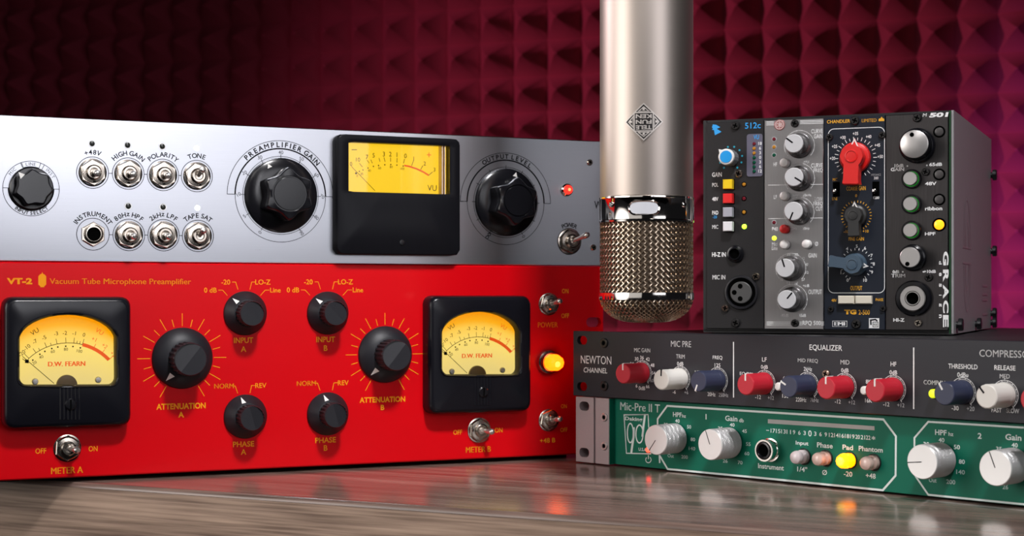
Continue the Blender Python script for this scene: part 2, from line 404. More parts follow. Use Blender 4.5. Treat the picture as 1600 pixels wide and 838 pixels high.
# cross-section swept along x: rounded front edge, radius 3
def slab(x0, x1, prof):
    b = MB(); n = len(prof); b.add([(x0, y, z) for y, z in prof]+[(x1, y, z) for y, z in prof], [(i, (i+1) % n, n+(i+1) % n, n+i) for i in range(n)]+[tuple(reversed(range(n))), tuple(range(n, 2*n))]); return b
rd = 3.0
prof = [(rd-rd*cos(R(a)), 750-rd+rd*sin(R(a))) for a in (0, 20, 40, 60, 75, 90)]
obj('tabletop', slab(-500, 1100, prof+[(760, 750), (760, 748), (.4, 746.8)]).mesh('tabletop', wood_top, 60), desk)
obj('front_board', slab(-500, 1100, [(0, 746.8), (.8, 746.7), (40, 746.7), (40, 690), (0, 690)]).mesh('front_board', wood_front, 40), desk)
obj('under_board', slab(-500, 1100, [(40.2, 746.9), (759, 746.9), (759, 715), (40.2, 715)]).mesh('under_board', wood_front), desk)
for x, y in ((-480, 60), (1040, 60), (-480, 700), (1040, 700)):
    obj('leg', MB().box(-25, 25, -25, 25, 0, 714.5).mesh('leg', dark_steel), desk, (x+10, y, 0))

# ------------------------------------------------------------------ left stack: silver preamplifier on the red one
LP, LU = (-305.8, 971.0), (.9079, .4193)
ctr = lambda px: px
sv = Dev('silver_preamp', LP, LU, 19.8, 'silver brushed-aluminium preamplifier stacked on top of the red one', 'preamplifier')
d = sv
b = MB().box(-75, 408, 0, 4, 0, 87.6, .5)
pan = b.mesh('front_panel', silver, uv=True); d.part('front_panel', pan, None)
d.part('chassis', MB().box(-52, 386, 4, 250, 1, 86), mat('grey_chassis', (.12, .12, .13), .5), sharp=30)
ik = d.ink(black_ink)
def ringed(d, x, y, rpx, lbl=None, span=90, amid=90, hpx=8.5, ink=black_ink, lw=1.0, rl=None):
    a, z = d.px(x, y); k = d.k(x, y); d.ink(ink).arc(a, z, rpx*k, 0, 360, lw*k, n=48)
    if lbl: d.ink(ink).arctext(lbl, a, z, (rl or rpx+7)*k, hpx*k, amid, span, .02)
    return a, z, k
tg = [(144.6, 269.9, '+48V', 48, -8), (200.4, 271.4, 'HIGH GAIN', 98, -8), (254.7, 273.5, 'POLARITY', 92, -8), (307.5, 275.3, 'TONE', 55, 22),
      (201.3, 367.4, '80Hz HPF', 88, -8), (255.6, 367.7, '2kHz LPF', 84, -8), (309.3, 368.9, 'TAPE SAT', 84, 22)]
for x, y, l, sp, tl in tg:
    ringed(d, x, y, 24.6, l, sp, hpx=7.5, rl=32); toggle(d, x, y, 19.5, (tl, 3), bat=9)
ringed(d, 145.2, 366.2, 25, 'INSTRUMENT', 120, hpx=7.5, rl=32)
for (x0, y0, x1, y1) in ((169.2, 271, 175.8, 271), (225, 272.6, 230, 272.6), (279.3, 274.4, 283, 274.4), (170.3, 367, 176.7, 367), (226, 367.6, 231, 367.6), (280.3, 368.3, 284.6, 368.4)):
    d.line(black_ink, [(x0, y0), (x1, y1)], 1)
# instrument jack
def jack(d, x, y, rpx, hexed=True, m=nickel, depth=1.5):
    a, z = d.px(x, y); r = rpx*d.k(x, y); b = MB()
    if hexed: b.prism(ngon(0, 0, r*1.12, 6, 30), -2.2, 0, .5)
    b.lathe([(r*.86, 2.1), (r*.86, 3.0), (r*.76, 3.4), (r*.62, 3.4), (r*.56, 2.6), (r*.56, 2.3)], 32)
    o = d.part('jack_socket', b, m, loc=(a, 0, z))
    d.part('socket_hole', MB().lathe([(r*.565, 2.4), (r*.4, 2.35), (0, 2.3)], 24), hole_black, parent=o)
    return o
jack(d, 145.2, 366.2, 17.5)
for x, y, on in ((143.7, 224.6, 0), (199.2, 227, 0), (253.5, 229, 0), (307.2, 231.7, 1), (200.4, 322.4, 0), (254.7, 323.9, 0), (308.4, 325.1, 1)):
    led(d, x, y, 4.2, white_led if on else dead_led, label='lit white indicator light' if on else None, ring=white_ink if not on else None)
# input selector
a, z = d.px(48.7, 294.8); k = d.k(48.7, 294.8); ik.arc(a, z, 42.8*k, 0, 360, .9*k, n=72); ik.arc(a, z, 34.5*k, 180, 360, 1.6*k); ik.arc(a, z, 33.4*k, 0, 180, .9*k)
for a0, a1, l in ((112, 180, 'MIC'), (70, 110, 'LINE'), (0, 62, 'INST')):
    if l == 'LINE': ik.arc(a, z, 34*k, a0, a1, 1.5*k)
    for q in (a0, a1):
        ik.tick(a, z, 34*k, 42.8*k, q, .9*k)
    ik.arctext(l, a, z, 38.5*k, 4.8*k, {'MIC': 138, 'LINE': 91, 'INST': 40}[l], {'MIC': 22, 'LINE': 26, 'INST': 28}[l])
ik.arctext('INPUT SELECT', a, z, 38.3*k, 5.6*k, 271, 80, .03, flip=True)
def lobes(n, amp, ph=0, sharp=1.0): return lambda t, kk: 1-amp*abs(cos(n*(t-ph)/2))**sharp
def big_knob(d, x, y, rskirt, hgrip, rgrip, n, ph, ptr, ptr_r, H, name='knob', amp=.2):
    a, z = d.px(x, y); k = d.k(x, y); r = rskirt*k; g = rgrip*k*1.05
    o = d.part(name, MB().lathe([(r*1.0, 0), (r*1.02, 1), (r, 2.2), (r*.93, 3.2), (g*.8, 4.2), (0, 4.2)], 64), black_gloss, loc=(a, 0, z))
    f = lobes(n, amp, R(ph), 1.25)
    gr = MB().lathe([(g*.97, 4), (g*.98, H-3), (g*.95, H-1), (g*.9, H), (g*.66, H+.35), (g*.645, H-.3), (g*.6, H-.3), (g*.585, H+.4), (0, H+.6)], 120,
                    mod=lambda t, kk: f(t, kk) if kk < 4 else 1)
    d.part('grip', gr, black_gloss, parent=o)
    c, s_ = cos(R(ptr)), sin(R(ptr)); pr = ptr_r*k
    tr = [(pr*c, pr*s_)]+[((pr-7.2*k)*c - q*3.9*k*s_, (pr-7.2*k)*s_ + q*3.9*k*c) for q in (1, -1)]
    d.part('pointer', MB().flat(tr, -4.25 if pr < r*.9 else -4.05), white_paint, parent=o)
    return o
a, z = d.px(48.7, 295); 
o = d.part('knob', MB().lathe([(12.9, 0), (12.9, 2.2), (12.2, 3), (0, 3.2)], 48), black_gloss, loc=(a, 0, z))
f6 = lobes(7, .15, R(69), 1.2)
d.part('grip', MB().lathe([(11.6, 3), (11.6, 10.5), (10.9, 11.6), (10.3, 11.9), (0, 11.9)], 96, mod=lambda t, kk: f6(t, kk) if kk < 4 else 1), black_gloss, parent=o, sharp=14)
d.part('pointer', MB().flat([(-9.2, 9.0), (-5.4, 7.6), (-7.9, 4.8)], -12.6), white_paint, parent=o, label='white pointer mark')
# preamplifier gain and output level
def gain_dial(cx, cy, sc_, title, tspan, tmid, nums, ptr, ph):
    a, z = d.px(cx, cy); k = d.k(cx, cy); 
    ik.arc(a, z, 73*sc_*k, 0, 360, .8*k, n=90); ik.arc(a, z, 73*sc_*k, 0, 180, 2.2*k, n=60); ik.arc(a, z, 85.5*sc_*k, 0, 180, .9*k, n=60)
    ik.arc(a, z, 61*sc_*k, 0, 360, .8*k, n=80)
    for q in (0, 180): ik.tick(a, z, 72.5*sc_*k, 86*sc_*k, q, .9*k)
    for q in range(-60, 241, 30): ik.tick(a, z, 58*sc_*k, 64*sc_*k, q, .9*k)
    for q, l in nums: ik.text(l, a+67.3*sc_*k*cos(R(q)), z+67.3*sc_*k*sin(R(q)), 5.6*k, rot=(q-90)*.35, xs=1)
    ik.arctext(title, a, z, 79.3*sc_*k, 8.2*sc_*k, tmid, tspan, .03)
    big_knob(d, cx, cy, 57.5*sc_, 0, 40.5*sc_, 6, ph, ptr, 54*sc_, 19.5)
gain_dial(438.8, 305.5, 1, 'PREAMPLIFIER GAIN', 98, 88, [(240, '0'), (210, '5'), (180, '10'), (150, '20'), (120, '30'), (90, '40'), (60, '50'), (30, '60'), (0, '70'), (-30, '80'), (-60, '90')], 116, 1)
gain_dial(790.5, 316.5, .905, 'OUTPUT LEVEL', 72, 88, [(240, '∞'), (-60, '0')], 74, -4)
d.line(black_ink, [(518, 309.3), (528, 309.3)], 1); d.line(black_ink, [(719, 315), (724, 315)], 1)
# square VU meter
def quad(d, x0, x1, yt, yb, h=0):
    a0, z1 = d.px(x0, yt, h); a1, _ = d.px(x1, yt, h); _, z0 = d.px(x0, yb, h); return a0, a1, z0, z1
HB = 9
x0, x1, z0, z1 = quad(d, 526.4, 719.4, 209, 397.5, HB)
w0, w1, v0, v1 = quad(d, 545, 703.5, 221.5, 299.5, HB)
mcx, mcz = (x0+x1)/2, (z0+z1)/2
out = by_angle(rrect(x0, x1, z0, z1, 4), mcx, (v0+v1)/2, 120)
inn = by_angle(rrect(w0, w1, v0, v1, .3, 1), mcx, (v0+v1)/2, 120)
def inset(l, q): 
    cx = (min(p[0] for p in l)+max(p[0] for p in l))/2; cz = (min(p[1] for p in l)+max(p[1] for p in l))/2
    hw = (max(p[0] for p in l)-min(p[0] for p in l))/2; hh = (max(p[1] for p in l)-min(p[1] for p in l))/2
    return [(cx+(p[0]-cx)*(hw-q)/hw, cz+(p[1]-cz)*(hh-q)/hh) for p in l]
loops = [(out, 0), (out, -HB+1), (inset(out, .35), -HB+.3), (inset(out, 1), -HB), (inset(inn, -.4), -HB), (inn, -HB+.3), (inn, -1)]
mt = d.part('level_meter', MB().stack([(l, y) for l, y in loops], False, False), black_brushed, uv=True, sharp=40, label='square black level meter with yellow lit dial')
dialY = mat('yellow_backlit_dial', (.2, .14, .01), .6, emit=(1.0, .62, .015), estr=.98)
d.part('dial', MB().flat([(w0-2, v0-2), (w1+2, v0-2), (w1+2, v1+2), (w0-2, v1+2)], -1.5), dialY, parent=mt)
d.part('cover_glass', MB().box(w0, w1, -7.2, -6.8, v0, v1), glass, parent=mt)
for pq in (w1-3.6, w1-5.4): d.part('glass_edge', MB().box(pq, pq+.5, -7.9, -1.6, v0, v1), mat('acrylic_edge', (.75, .6, .5), .25), parent=mt)
fc = d.px(628, 379, HB); d.part('zero_screw', MB().lathe([(1.7, HB-.2), (1.7, HB+.5), (0, HB+.6)], 20, fc[0], fc[1]), black_gloss, parent=mt)
g = MB(); gr_ = MB(); H1 = 1.5
def mp(x, y): return d.px(340+x/3.492, 190+y/3.492, H1)
def mk(): return d.k(620, 260, H1)
k = mk()
for t_, x, y, h in (('0', 728, 232, 22), ('10', 766, 208, 22), ('7', 815, 194, 24), ('5', 851, 185, 24), ('3', 907, 178, 25), ('2', 942, 178, 25), ('1', 978, 181, 25), ('0', 1025, 188, 25), ('VU', 1170, 363, 32)):
    a, z = mp(x, y); g.text(t_, a, z, h/3.492*k, y=-H1-.1, xs=.95)
for x, y, x2, y2 in ((773, 228, 790, 248), (815, 210, 827, 228), (836, 208, 844, 228), (880, 198, 886, 220), (907, 196, 914, 220), (943, 196, 944, 220), (979, 200, 978, 224), (1020, 205, 1014, 228), (1070, 210, 1058, 243), (1120, 240, 1108, 262), (1173, 275, 1150, 295)):
    g.stroke([mp(x, y), mp(x2, y2)], .35, -H1-.1)
g.stroke([mp(730, 154), mp(760, 154)], .45, -H1-.1)
for x, y in ((753, 283), (773, 272), (793, 264), (820, 254), (850, 245), (878, 240), (912, 236), (945, 235), (978, 238), (1012, 243)):
    a, z = mp(x, y); g.flat(ngon(a, z, .45, 10), -H1-.1)
for t_, x, y in (('0', 762, 297), ('20', 786, 286), ('40', 828, 268), ('60', 884, 254), ('80', 947, 248), ('100', 1008, 258)):
    a, z = mp(x, y); g.text(t_, a, z, 13/3.492*k, y=-H1-.1, xs=.95)
g.stroke([mp(728, 246), mp(856, 378)], .3, -H1-.9)
a, z = mp(753, 283); g.flat(ngon(a, z, .8, 4), -H1-.9)
gr_.stroke([mp(x, y) for x, y in ((1018, 240), (1045, 245), (1085, 258), (1120, 274), (1152, 294))], 1.1, -H1-.1)
for t_, x, y, h in (('+', 1153, 182, 26), ('1', 1070, 203, 22), ('2', 1130, 229, 22), ('3', 1183, 263, 22)):
    a, z = mp(x, y); (gr_ if t_ == '+' else g).text(t_, a, z, h/3.492*k, y=-H1-.1)
d.part('dial_scale', g, black_ink, parent=mt); d.part('red_scale', gr_, mat('backlit_orange_red_ink', (.75, .08, .0), .5, emit=(1, .12, .01), estr=.55), parent=mt)  # red scale ink glows, standing in for the light behind the dial
# red jewel, power switch, screws
redglow = mat('red_jewel', (.8, .05, .02), .15, emit=(1, .03, .02), estr=1.6)
a, z = d.px(884.5, 297)
o = d.part('jewel_light', MB().lathe([(4.3, 0), (4.3, 2.0), (3.5, 3.0), (3.3, 3)], 28), chrome, loc=(a, 0, z), label='red jewel pilot light in chrome bezel')
d.part('jewel', MB().lathe([(3.3, 2.8), (3.1, 4.2), (2.2, 5.2), (0, 5.5)], 14), redglow, parent=o)
d.part('jewel_core', MB().lathe([(1.2, 5.3), (.8, 5.65), (0, 5.7)], 10), mat('jewel_hot', (1, .5, .2), .2, emit=(1, .35, .12), estr=1.6), parent=o)
ringed(d, 889.5, 377.5, 20.5, 'POWER', 62, hpx=6.5, rl=26); toggle(d, 889.5, 377.5, 18, (20, 25), bat=13)
for x, y in ((921, 254), (926.5, 387)): screw(d, x, y, 5, m=nickel, name='rack_screw')
d.t(black_ink, 'W', 934.5, 320.5, 12, 12); d.t(black_ink, 'A', 946, 321, 12, 11)
d.flush()

# ---- red unit
rd_ = d = Dev('red_preamp', LP, LU, -111.6, 'red enamelled two-channel tube preamplifier standing on the desk under the silver one', 'preamplifier')
b = MB().box(-75, 408, 0, 5, 0, 131, .8)
me = b.mesh('front_panel', red_paint)
cs = [MB().prism(rrect(u-6, u+6, v-3.4, v+3.4, 3.3), -10, 10).mesh('c', None) for u in (400,) for v in (16, 92)]
nm = cut(me, cs); nm.polygons.foreach_set('use_smooth', [False]*len(nm.polygons)); d.part('front_panel', nm, None)
d.part('chassis', MB().box(-52, 385, 5.1, 250, 1, 130), MATS['grey_chassis'], sharp=30)
for u in (5, 380):
    for y in (30, 225): d.part('rubber_foot', MB().box(u-9, u+9, y-9, y+9, -2.9, 1), black_plastic)
d.t(gold_ink, 'VT-2', 30.5, 439.5, 10, 40, bold=.05); 
k = d.k(66, 438); a, z = d.px(66, 438)
d.ink(gold_ink).flat([(a+x*k, z+y*k) for x, y in ((-3, -11), (3, -11), (3, -9.5), (6, -7), (6, 6), (3.5, 9), (1, 10), (0, 13), (-1, 10), (-3.5, 9), (-6, 6), (-6, -7), (-3, -9.5))])
d.t(gold_ink, 'Vacuum Tube Microphone Preamplifier', 190, 441.2, 11.5, 221, bold=.012)
def fearn_knob(x, y, r, cap_r, H, ptr, name='knob'):
    a, z = d.px(x, y); k = d.k(x, y); rr = round(r*k, 1)
    def f(): return MB().lathe([(rr, 0), (rr, 1.2), (rr*.97, 2.2), (rr*.62, 7.2), (rr*.5, 7.5), (0, 7.5)], 64).mesh('knob', knob_black)
    def g_():
        c = rr*cap_r; q = MB().lathe([(c, 7), (c, H-1.6), (c*.97, H-1.2)], 132, mod=lambda t, kk: 1-.07*(cos(t*22) < 0))
        # gabled top: a ridge along the pointer direction (z), falling to one side
        n = 64; vs = []; 
        for i in range(n):
            t = 2*pi*i/n; vs.append((c*.93*cos(t), -H-.0, c*.93*sin(t)))
        q.v += []; base = MB().lathe([(c*.97, H-1.2), (c*.93, H-.3)], 64)
        q.add(base.v, base.f)
        hs = [(-(H+.15) if p[0] <= 0 else -(H+.15-.22*p[0])) for p in vs]
        top = [(p[0], h_, p[2]) for p, h_ in zip(vs, hs)]
        bot = [(p[0]/.93*.93, -(H-1.9), p[2]) for p in vs]
        m_ = n//4
        q.add(bot+top, [(i, (i+1) % n, n+(i+1) % n, n+i) for i in range(n)])
        q.add(top, [tuple([i for i in range(m_, 3*m_+1)]), tuple([i % n for i in range(3*m_, 5*m_+1)])])
        return q.mesh('cap', knob_black, sharp=12)
    def p_():
        return MB().add([(-.32*rr*.45, -6.1, rr*.62), (.32*rr*.45, -6.1, rr*.62), (0, -2.6, rr*.945)], [(0, 1, 2)]).mesh('pointer', white_paint)
    o = d.part(name, shared(('fk', rr), f), None, loc=(a, 0, z), rot=(0, R(90-ptr), 0))
    d.part('cap', shared(('fc', rr, H), g_), None, parent=o)
    # pointer lies just above the cone
    pm = shared(('fp', rr), lambda: (lambda L: MB().add([(-rr*.10, -(L(.56)), rr*.66), (rr*.10, -(L(.56)), rr*.66), (0, -(L(.93)), rr*.93)], [(0, 1, 2)]).mesh('pointer', white_paint))(lambda q: 2.2+(0.97-(q if q > .9 else .66))/.35*5.0+.12))
    d.part('pointer', pm, None, parent=o)
    return o
def att(x, y, sc_, ptr, lx, ly, l2, l2y):
    a, z = d.px(x, y); k = d.k(x, y)*sc_
    for i, q in enumerate(range(240, -61, -15)): d.ink(gold_ink).tick(a, z, 50*k, (70 if i % 2 == 0 else 62)*k, q, 1.1*k)
    fearn_knob(x, y, 47.8*sc_, .545, 22.5, ptr)
    d.t(gold_ink, 'ATTENUATION', lx, ly, 9.5*sc_, 77*sc_, bold=.03); d.t(gold_ink, l2, lx, l2y, 9*sc_, bold=.03)
att(284.7, 559.8, 1, 232, 283, 635, 'A', 648.3)
att(601.4, 554, .925, 231, 597.6, 624.7, 'B', 637)
def small(x, y, sc_, ptr, labs, l1, lx, ly, l2, l2y):
    k = d.k(x, y); fearn_knob(x, y, 34.5*sc_, .58, 17.5, ptr)
    for t_, tx, ty, pts in labs:
        d.t(gold_ink, t_, x+tx, y+ty, 8 if len(t_) < 5 and not t_.isalpha() else 7.6, bold=.012); d.line(gold_ink, [(x+p, y+q) for p, q in pts], 1)
    d.t(gold_ink, l1, lx, ly, 8.6, (30 if l1 == 'INPUT' else 33)*sc_, bold=.015); d.t(gold_ink, l2, lx, l2y, 8.6, bold=.015)
inp = [('0 dB', -54, -36, [(-41.5, -36), (-35, -36), (-27.5, -27.5)]), ('-20', -30, -48.6, [(-20, -48.6), (-14.5, -48.6), (-11, -37)]),
       ('LO-Z', 28, -48.6, [(16.5, -48.6), (10.5, -48.6), (7.7, -37)]), ('Line', 47.5, -36, [(38, -36), (31.5, -36), (24, -27.5)])]
phs = [('NORM', -33, -47.5, [(-21.5, -47.5), (-15.5, -47.5), (-11.5, -36)]), ('REV', 24.5, -48.3, [(16, -48.3), (10, -48.3), (7.5, -36.5)])]
small(382.7, 489.6, 1, 133, inp, 'INPUT', 380.5, 532, 'A', 545.8)
small(511.7, 489.3, .975, 133, inp, 'INPUT', 508.7, 530.7, 'B', 544.2)
small(383, 651, 1, 106, phs, 'PHASE', 380.5, 694.3, 'A', 706.5)
small(511.7, 646.8, .975, 106, phs, 'PHASE', 508.7, 688, 'B', 700.3)

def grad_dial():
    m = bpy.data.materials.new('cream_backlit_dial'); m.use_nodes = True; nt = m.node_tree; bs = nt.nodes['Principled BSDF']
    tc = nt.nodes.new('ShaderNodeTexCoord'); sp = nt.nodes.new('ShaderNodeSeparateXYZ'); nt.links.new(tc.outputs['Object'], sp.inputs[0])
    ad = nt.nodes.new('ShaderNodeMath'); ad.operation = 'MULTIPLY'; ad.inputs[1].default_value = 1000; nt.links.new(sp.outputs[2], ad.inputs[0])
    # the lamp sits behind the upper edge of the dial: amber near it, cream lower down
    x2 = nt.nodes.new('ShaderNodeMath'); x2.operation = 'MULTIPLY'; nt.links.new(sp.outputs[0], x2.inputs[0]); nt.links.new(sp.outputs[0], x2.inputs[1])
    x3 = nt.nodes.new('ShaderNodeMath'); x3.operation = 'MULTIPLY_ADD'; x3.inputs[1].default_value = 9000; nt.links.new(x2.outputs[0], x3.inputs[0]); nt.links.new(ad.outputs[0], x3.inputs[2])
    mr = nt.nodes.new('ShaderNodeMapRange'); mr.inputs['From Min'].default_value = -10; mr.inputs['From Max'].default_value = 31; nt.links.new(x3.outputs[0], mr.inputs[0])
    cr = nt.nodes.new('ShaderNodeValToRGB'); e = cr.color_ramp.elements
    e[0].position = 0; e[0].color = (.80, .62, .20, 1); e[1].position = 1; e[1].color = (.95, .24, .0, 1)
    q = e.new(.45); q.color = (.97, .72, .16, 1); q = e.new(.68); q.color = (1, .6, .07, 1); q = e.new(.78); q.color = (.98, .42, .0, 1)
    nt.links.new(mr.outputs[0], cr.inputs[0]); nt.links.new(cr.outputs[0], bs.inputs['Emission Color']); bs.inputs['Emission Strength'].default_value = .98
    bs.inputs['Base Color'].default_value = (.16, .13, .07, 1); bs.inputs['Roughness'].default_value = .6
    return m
dial_m = grad_dial()
HB2 = 12.5
def fearn_meter(cx, cy):
    """built about the centre of the bezel; template measured on the left meter (centre 105.5, 565)"""
    first = 'fm' not in MC
    a, z = d.px(cx, cy, HB2)
    if first:
        A, Z = a, z
        def P(x, y, h): u, v = d.px(x, y, h); return (u-A, v-Z)
        def Pc(x, y, h): return P(x/3.809, 400+y/3.809, h)      # from crop pixels
        K = d.k(105, 560, 4)/3.809
        x0, z1 = P(8, 466, HB2); x1, z0 = P(204.5, 664, HB2)
        wcx, wcz = P(106, 560, HB2)
        # window outline
        pts = [(118, 740), (118, 530)]
        for i in range(15):
            t = R(168-156*i/14); pts.append((405+293*cos(t)*1.0, 352+162-0+0-162*sin(t)))
        pts += [(692, 540), (694, 725)]
        for i in range(5): t = R(-10-80*i/5); pts.append((650+44*cos(t), 728+42*sin(-t)))
        for i in range(5): t = R(-95-80*i/5); pts.append((165+46*cos(t), 728+42*sin(-t)))
        win = [Pc(px_, py_, HB2) for px_, py_ in pts][::-1]
        N = 144
        out = by_angle(rrect(x0, x1, z0, z1, 5.5), wcx, wcz, N); inn = by_angle(win, wcx, wcz, N); inn2 = by_angle(win, wcx, wcz, N, 1.1)
        so = inset(out, 2.6)
        bz = MB().stack([(inset(out, -.8), 0), (inset(out, -.6), -HB2+4), (inset(out, .2), -HB2+1.6), (inset(out, 1.3), -HB2+.4), (so, -HB2), (by_angle(win, wcx, wcz, N, 1.9), -HB2), (by_angle(win, wcx, wcz, N, 1.5), -HB2-.7), (inn2, -HB2-.7), (inn, -HB2+.6), (inn, -3)], False, False)
        MC['fm'] = bz.mesh('level_meter', bezel_black, sharp=50)
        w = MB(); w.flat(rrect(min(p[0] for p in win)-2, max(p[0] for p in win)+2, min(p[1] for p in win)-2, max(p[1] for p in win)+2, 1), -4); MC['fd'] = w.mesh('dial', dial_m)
        MC['fg'] = MB().flat(by_angle(win, wcx, wcz, 60), -HB2+1.6).mesh('cover_glass', glass)
        HD = 4
        c = MB(); r_ = MB(); yy = -HD-.12
        def T(t, x, y, h, q=c, rot=0, bold=0, w=None): u, v = Pc(x, y, HD); q.text(t, u, v, h*K, w*K if w else None, bold, rot, y=yy)
        ax, az = Pc(404, 848, HD)
        Rr = 330*K
        c.arc(ax, az, Rr, 134, 75, .35, yy); 
        r_.arc(ax, az, Rr, 75, 43, 2.1, yy)
        for q, l in ((133, 38), (124, 30), (119.5, 16), (112, 30), (107, 16), (101, 32), (97, 0), (92, 32), (84, 32), (81, 16), (78, 16), (75, 34)): c.tick(ax, az, Rr, Rr+l*K, q, .3, yy)
        for q, l in ((63, 30), (53, 30), (43, 38)): r_.tick(ax, az, Rr, Rr+l*K, q, .35, yy)
        for t, x, y, rot in (('-20', 130, 580, 40), ('-10', 160, 545, 38), ('-7', 207, 510, 30), ('-5', 262, 487, 22), ('-3', 333, 463, 10), ('-2', 386, 459, 2), ('-1', 441, 461, -5), ('0', 500, 470, -12)): T(t, x, y, 23, rot=rot)
        for t, x, y, rot in (('+1', 560, 496, -24), ('+2', 623, 536, -38), ('+3', 672, 585, -48)): T(t, x, y, 23, r_, rot)
        for x, y in ((195, 621), (237, 586), (267, 569), (308, 552), (344, 543), (391, 538), (434, 540), (478, 548)): u, v = Pc(x, y, HD); c.flat(ngon(u, v, .5, 10), yy)
        for t, x, y, rot in (('20', 205, 636, 30), ('40', 245, 602, 22), ('60', 314, 569, 10), ('80', 392, 556, 0), ('100', 473, 567, -10)): T(t, x, y, 18, rot=rot)
        T('VU', 206, 452, 27, rot=32); T('VU', 592, 450, 27, r_, rot=-32)
        T('D.W. FEARN', 397, 643, 28, r_, bold=.05, w=218)
        u0 = Pc(133, 598, HD+1.2); u1 = Pc(322, 760, HD+1.2); nd = MB().stroke([u0, u1], .35, -HD-1.2); q = Pc(160, 628, HD+1.2); nd.flat(ngon(q[0], q[1], 1.5, 4, 40), -HD-1.3)
        nd.stroke([Pc(133, 612, HD+1.2), Pc(170, 640, HD+1.2)], .35, -HD-1.2)
        MC['fs'] = c.mesh('dial_scale', black_ink); MC['fr'] = r_.mesh('red_scale', MATS.get('backlit_orange_red_ink')); MC['fn'] = nd.mesh('needle', black_ink)
        q = Pc(397, 770, HD); MC['fh'] = MB().lathe([(62*K, HD), (60*K, HD+1.5), (0, HD+2)], 32, q[0], q[1]).mesh('needle_hub', mat('bronze_hub', (.16, .10, .03), .4))
        for q_, (x, y) in enumerate(((208, 748), (583, 738))): u, v = Pc(x, y, HD); MC['fsc%d' % q_] = MB().lathe([(19*K, HD), (19*K, HD+1), (15*K, HD+1.6), (0, HD+1.7)], 18, u, v).mesh('dial_screw', steel)
        rb = MB()
        for i in range(6):
            u, v0_ = P(94.8+i*5.9, 656, HB2); _, v1_ = P(94.8+i*5.9, 606, HB2); rb.box(u-.55, u+.55, -HB2-.55, -HB2+.2, v0_, v1_, .3)
        MC['frb'] = rb.mesh('ribs', bezel_black)
        u, v = P(110, 632, HB2); MC['fz'] = MB().lathe([(3.6, HB2-.2), (3.5, HB2+1.0), (2.8, HB2+1.5), (0, HB2+1.6)], 24, u, v).mesh('zero_screw', black_gloss)
        MC['fzs'] = MB().box(u-.4, u+.4, -HB2-1.75, -HB2-1.5, v-2.8, v+2.8).mesh('screw_slot', hole_black)
    lab = 'left backlit level meter of the red unit' if first else 'right backlit level meter of the red unit'
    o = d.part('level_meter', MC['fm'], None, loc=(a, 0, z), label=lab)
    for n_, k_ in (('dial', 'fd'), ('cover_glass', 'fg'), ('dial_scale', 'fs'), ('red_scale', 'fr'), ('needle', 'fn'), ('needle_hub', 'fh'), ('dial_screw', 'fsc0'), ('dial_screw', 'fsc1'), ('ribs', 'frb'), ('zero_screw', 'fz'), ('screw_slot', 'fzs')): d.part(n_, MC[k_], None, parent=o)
fearn_meter(105.5, 565); fearn_meter(751.2, 552.6)
for x, y, tx, nm in ((105, 700.5, 125, 'A'), (748.3, 672.5, 770, 'B')):
    toggle(d, x, y, 19 if nm == 'A' else 17.5, (-2, 24 if nm == 'A' else 26), bat=9)
d.t(gold_ink, 'OFF', 63.7, 705, 8.6, 17); d.t(gold_ink, 'ON', 145.4, 701.5, 8.6, 14); d.t(gold_ink, 'METER A', 104.8, 735.2, 10, 50, bold=.025)
d.t(gold_ink, 'OFF', 715, 675.8, 7.6, 13.5); d.t(gold_ink, 'ON', 779, 672.5, 7.6, 12); d.t(gold_ink, 'METER B', 747.4, 702.6, 8.8, 39, bold=.02)
toggle(d, 857, 475.4, 15.5, (16, 22), bat=8); toggle(d, 857, 656.8, 15.5, (12, 22), bat=8)
d.t(gold_ink, 'ON', 883, 455, 7, 10); d.t(gold_ink, 'OFF', 883, 493.7, 7, 12); d.t(gold_ink, 'ON', 881, 635, 6.5, 9); d.t(gold_ink, 'OFF', 881, 672, 6.5, 11)
d.t(gold_ink, 'POWER', 856, 507.8, 8, 31); d.t(gold_ink, '+48 B', 855.5, 688.5, 7.5, 24)
a, z = d.px(856, 566)
o = d.part('jewel_light', MB().lathe([(8.6, 0), (8.6, 1.4), (8, 2.6), (7.2, 3), (7.2, 5.6), (6.6, 6.4), (5.9, 6.4)], 36), nickel, loc=(a, 0, z), label='large amber pilot light in chrome bezel')
amber = mat('amber_jewel', (.9, .3, .02), .12, emit=(1, .07, .001), estr=8)
d.part('jewel', MB().lathe([(5.9, 6), (5.8, 12), (5.0, 15.2), (3, 16.6), (0, 17)], 10), amber, parent=o, sharp=5)
d.part('jewel_core', MB().lathe([(2.4, 16.4), (1.6, 17.05), (0, 17.2)], 8, -.5, -.8), mat('amber_hot', (1, .8, .3), .2, emit=(1, .55, .04), estr=1.8), parent=o, sharp=5)
d.flush()

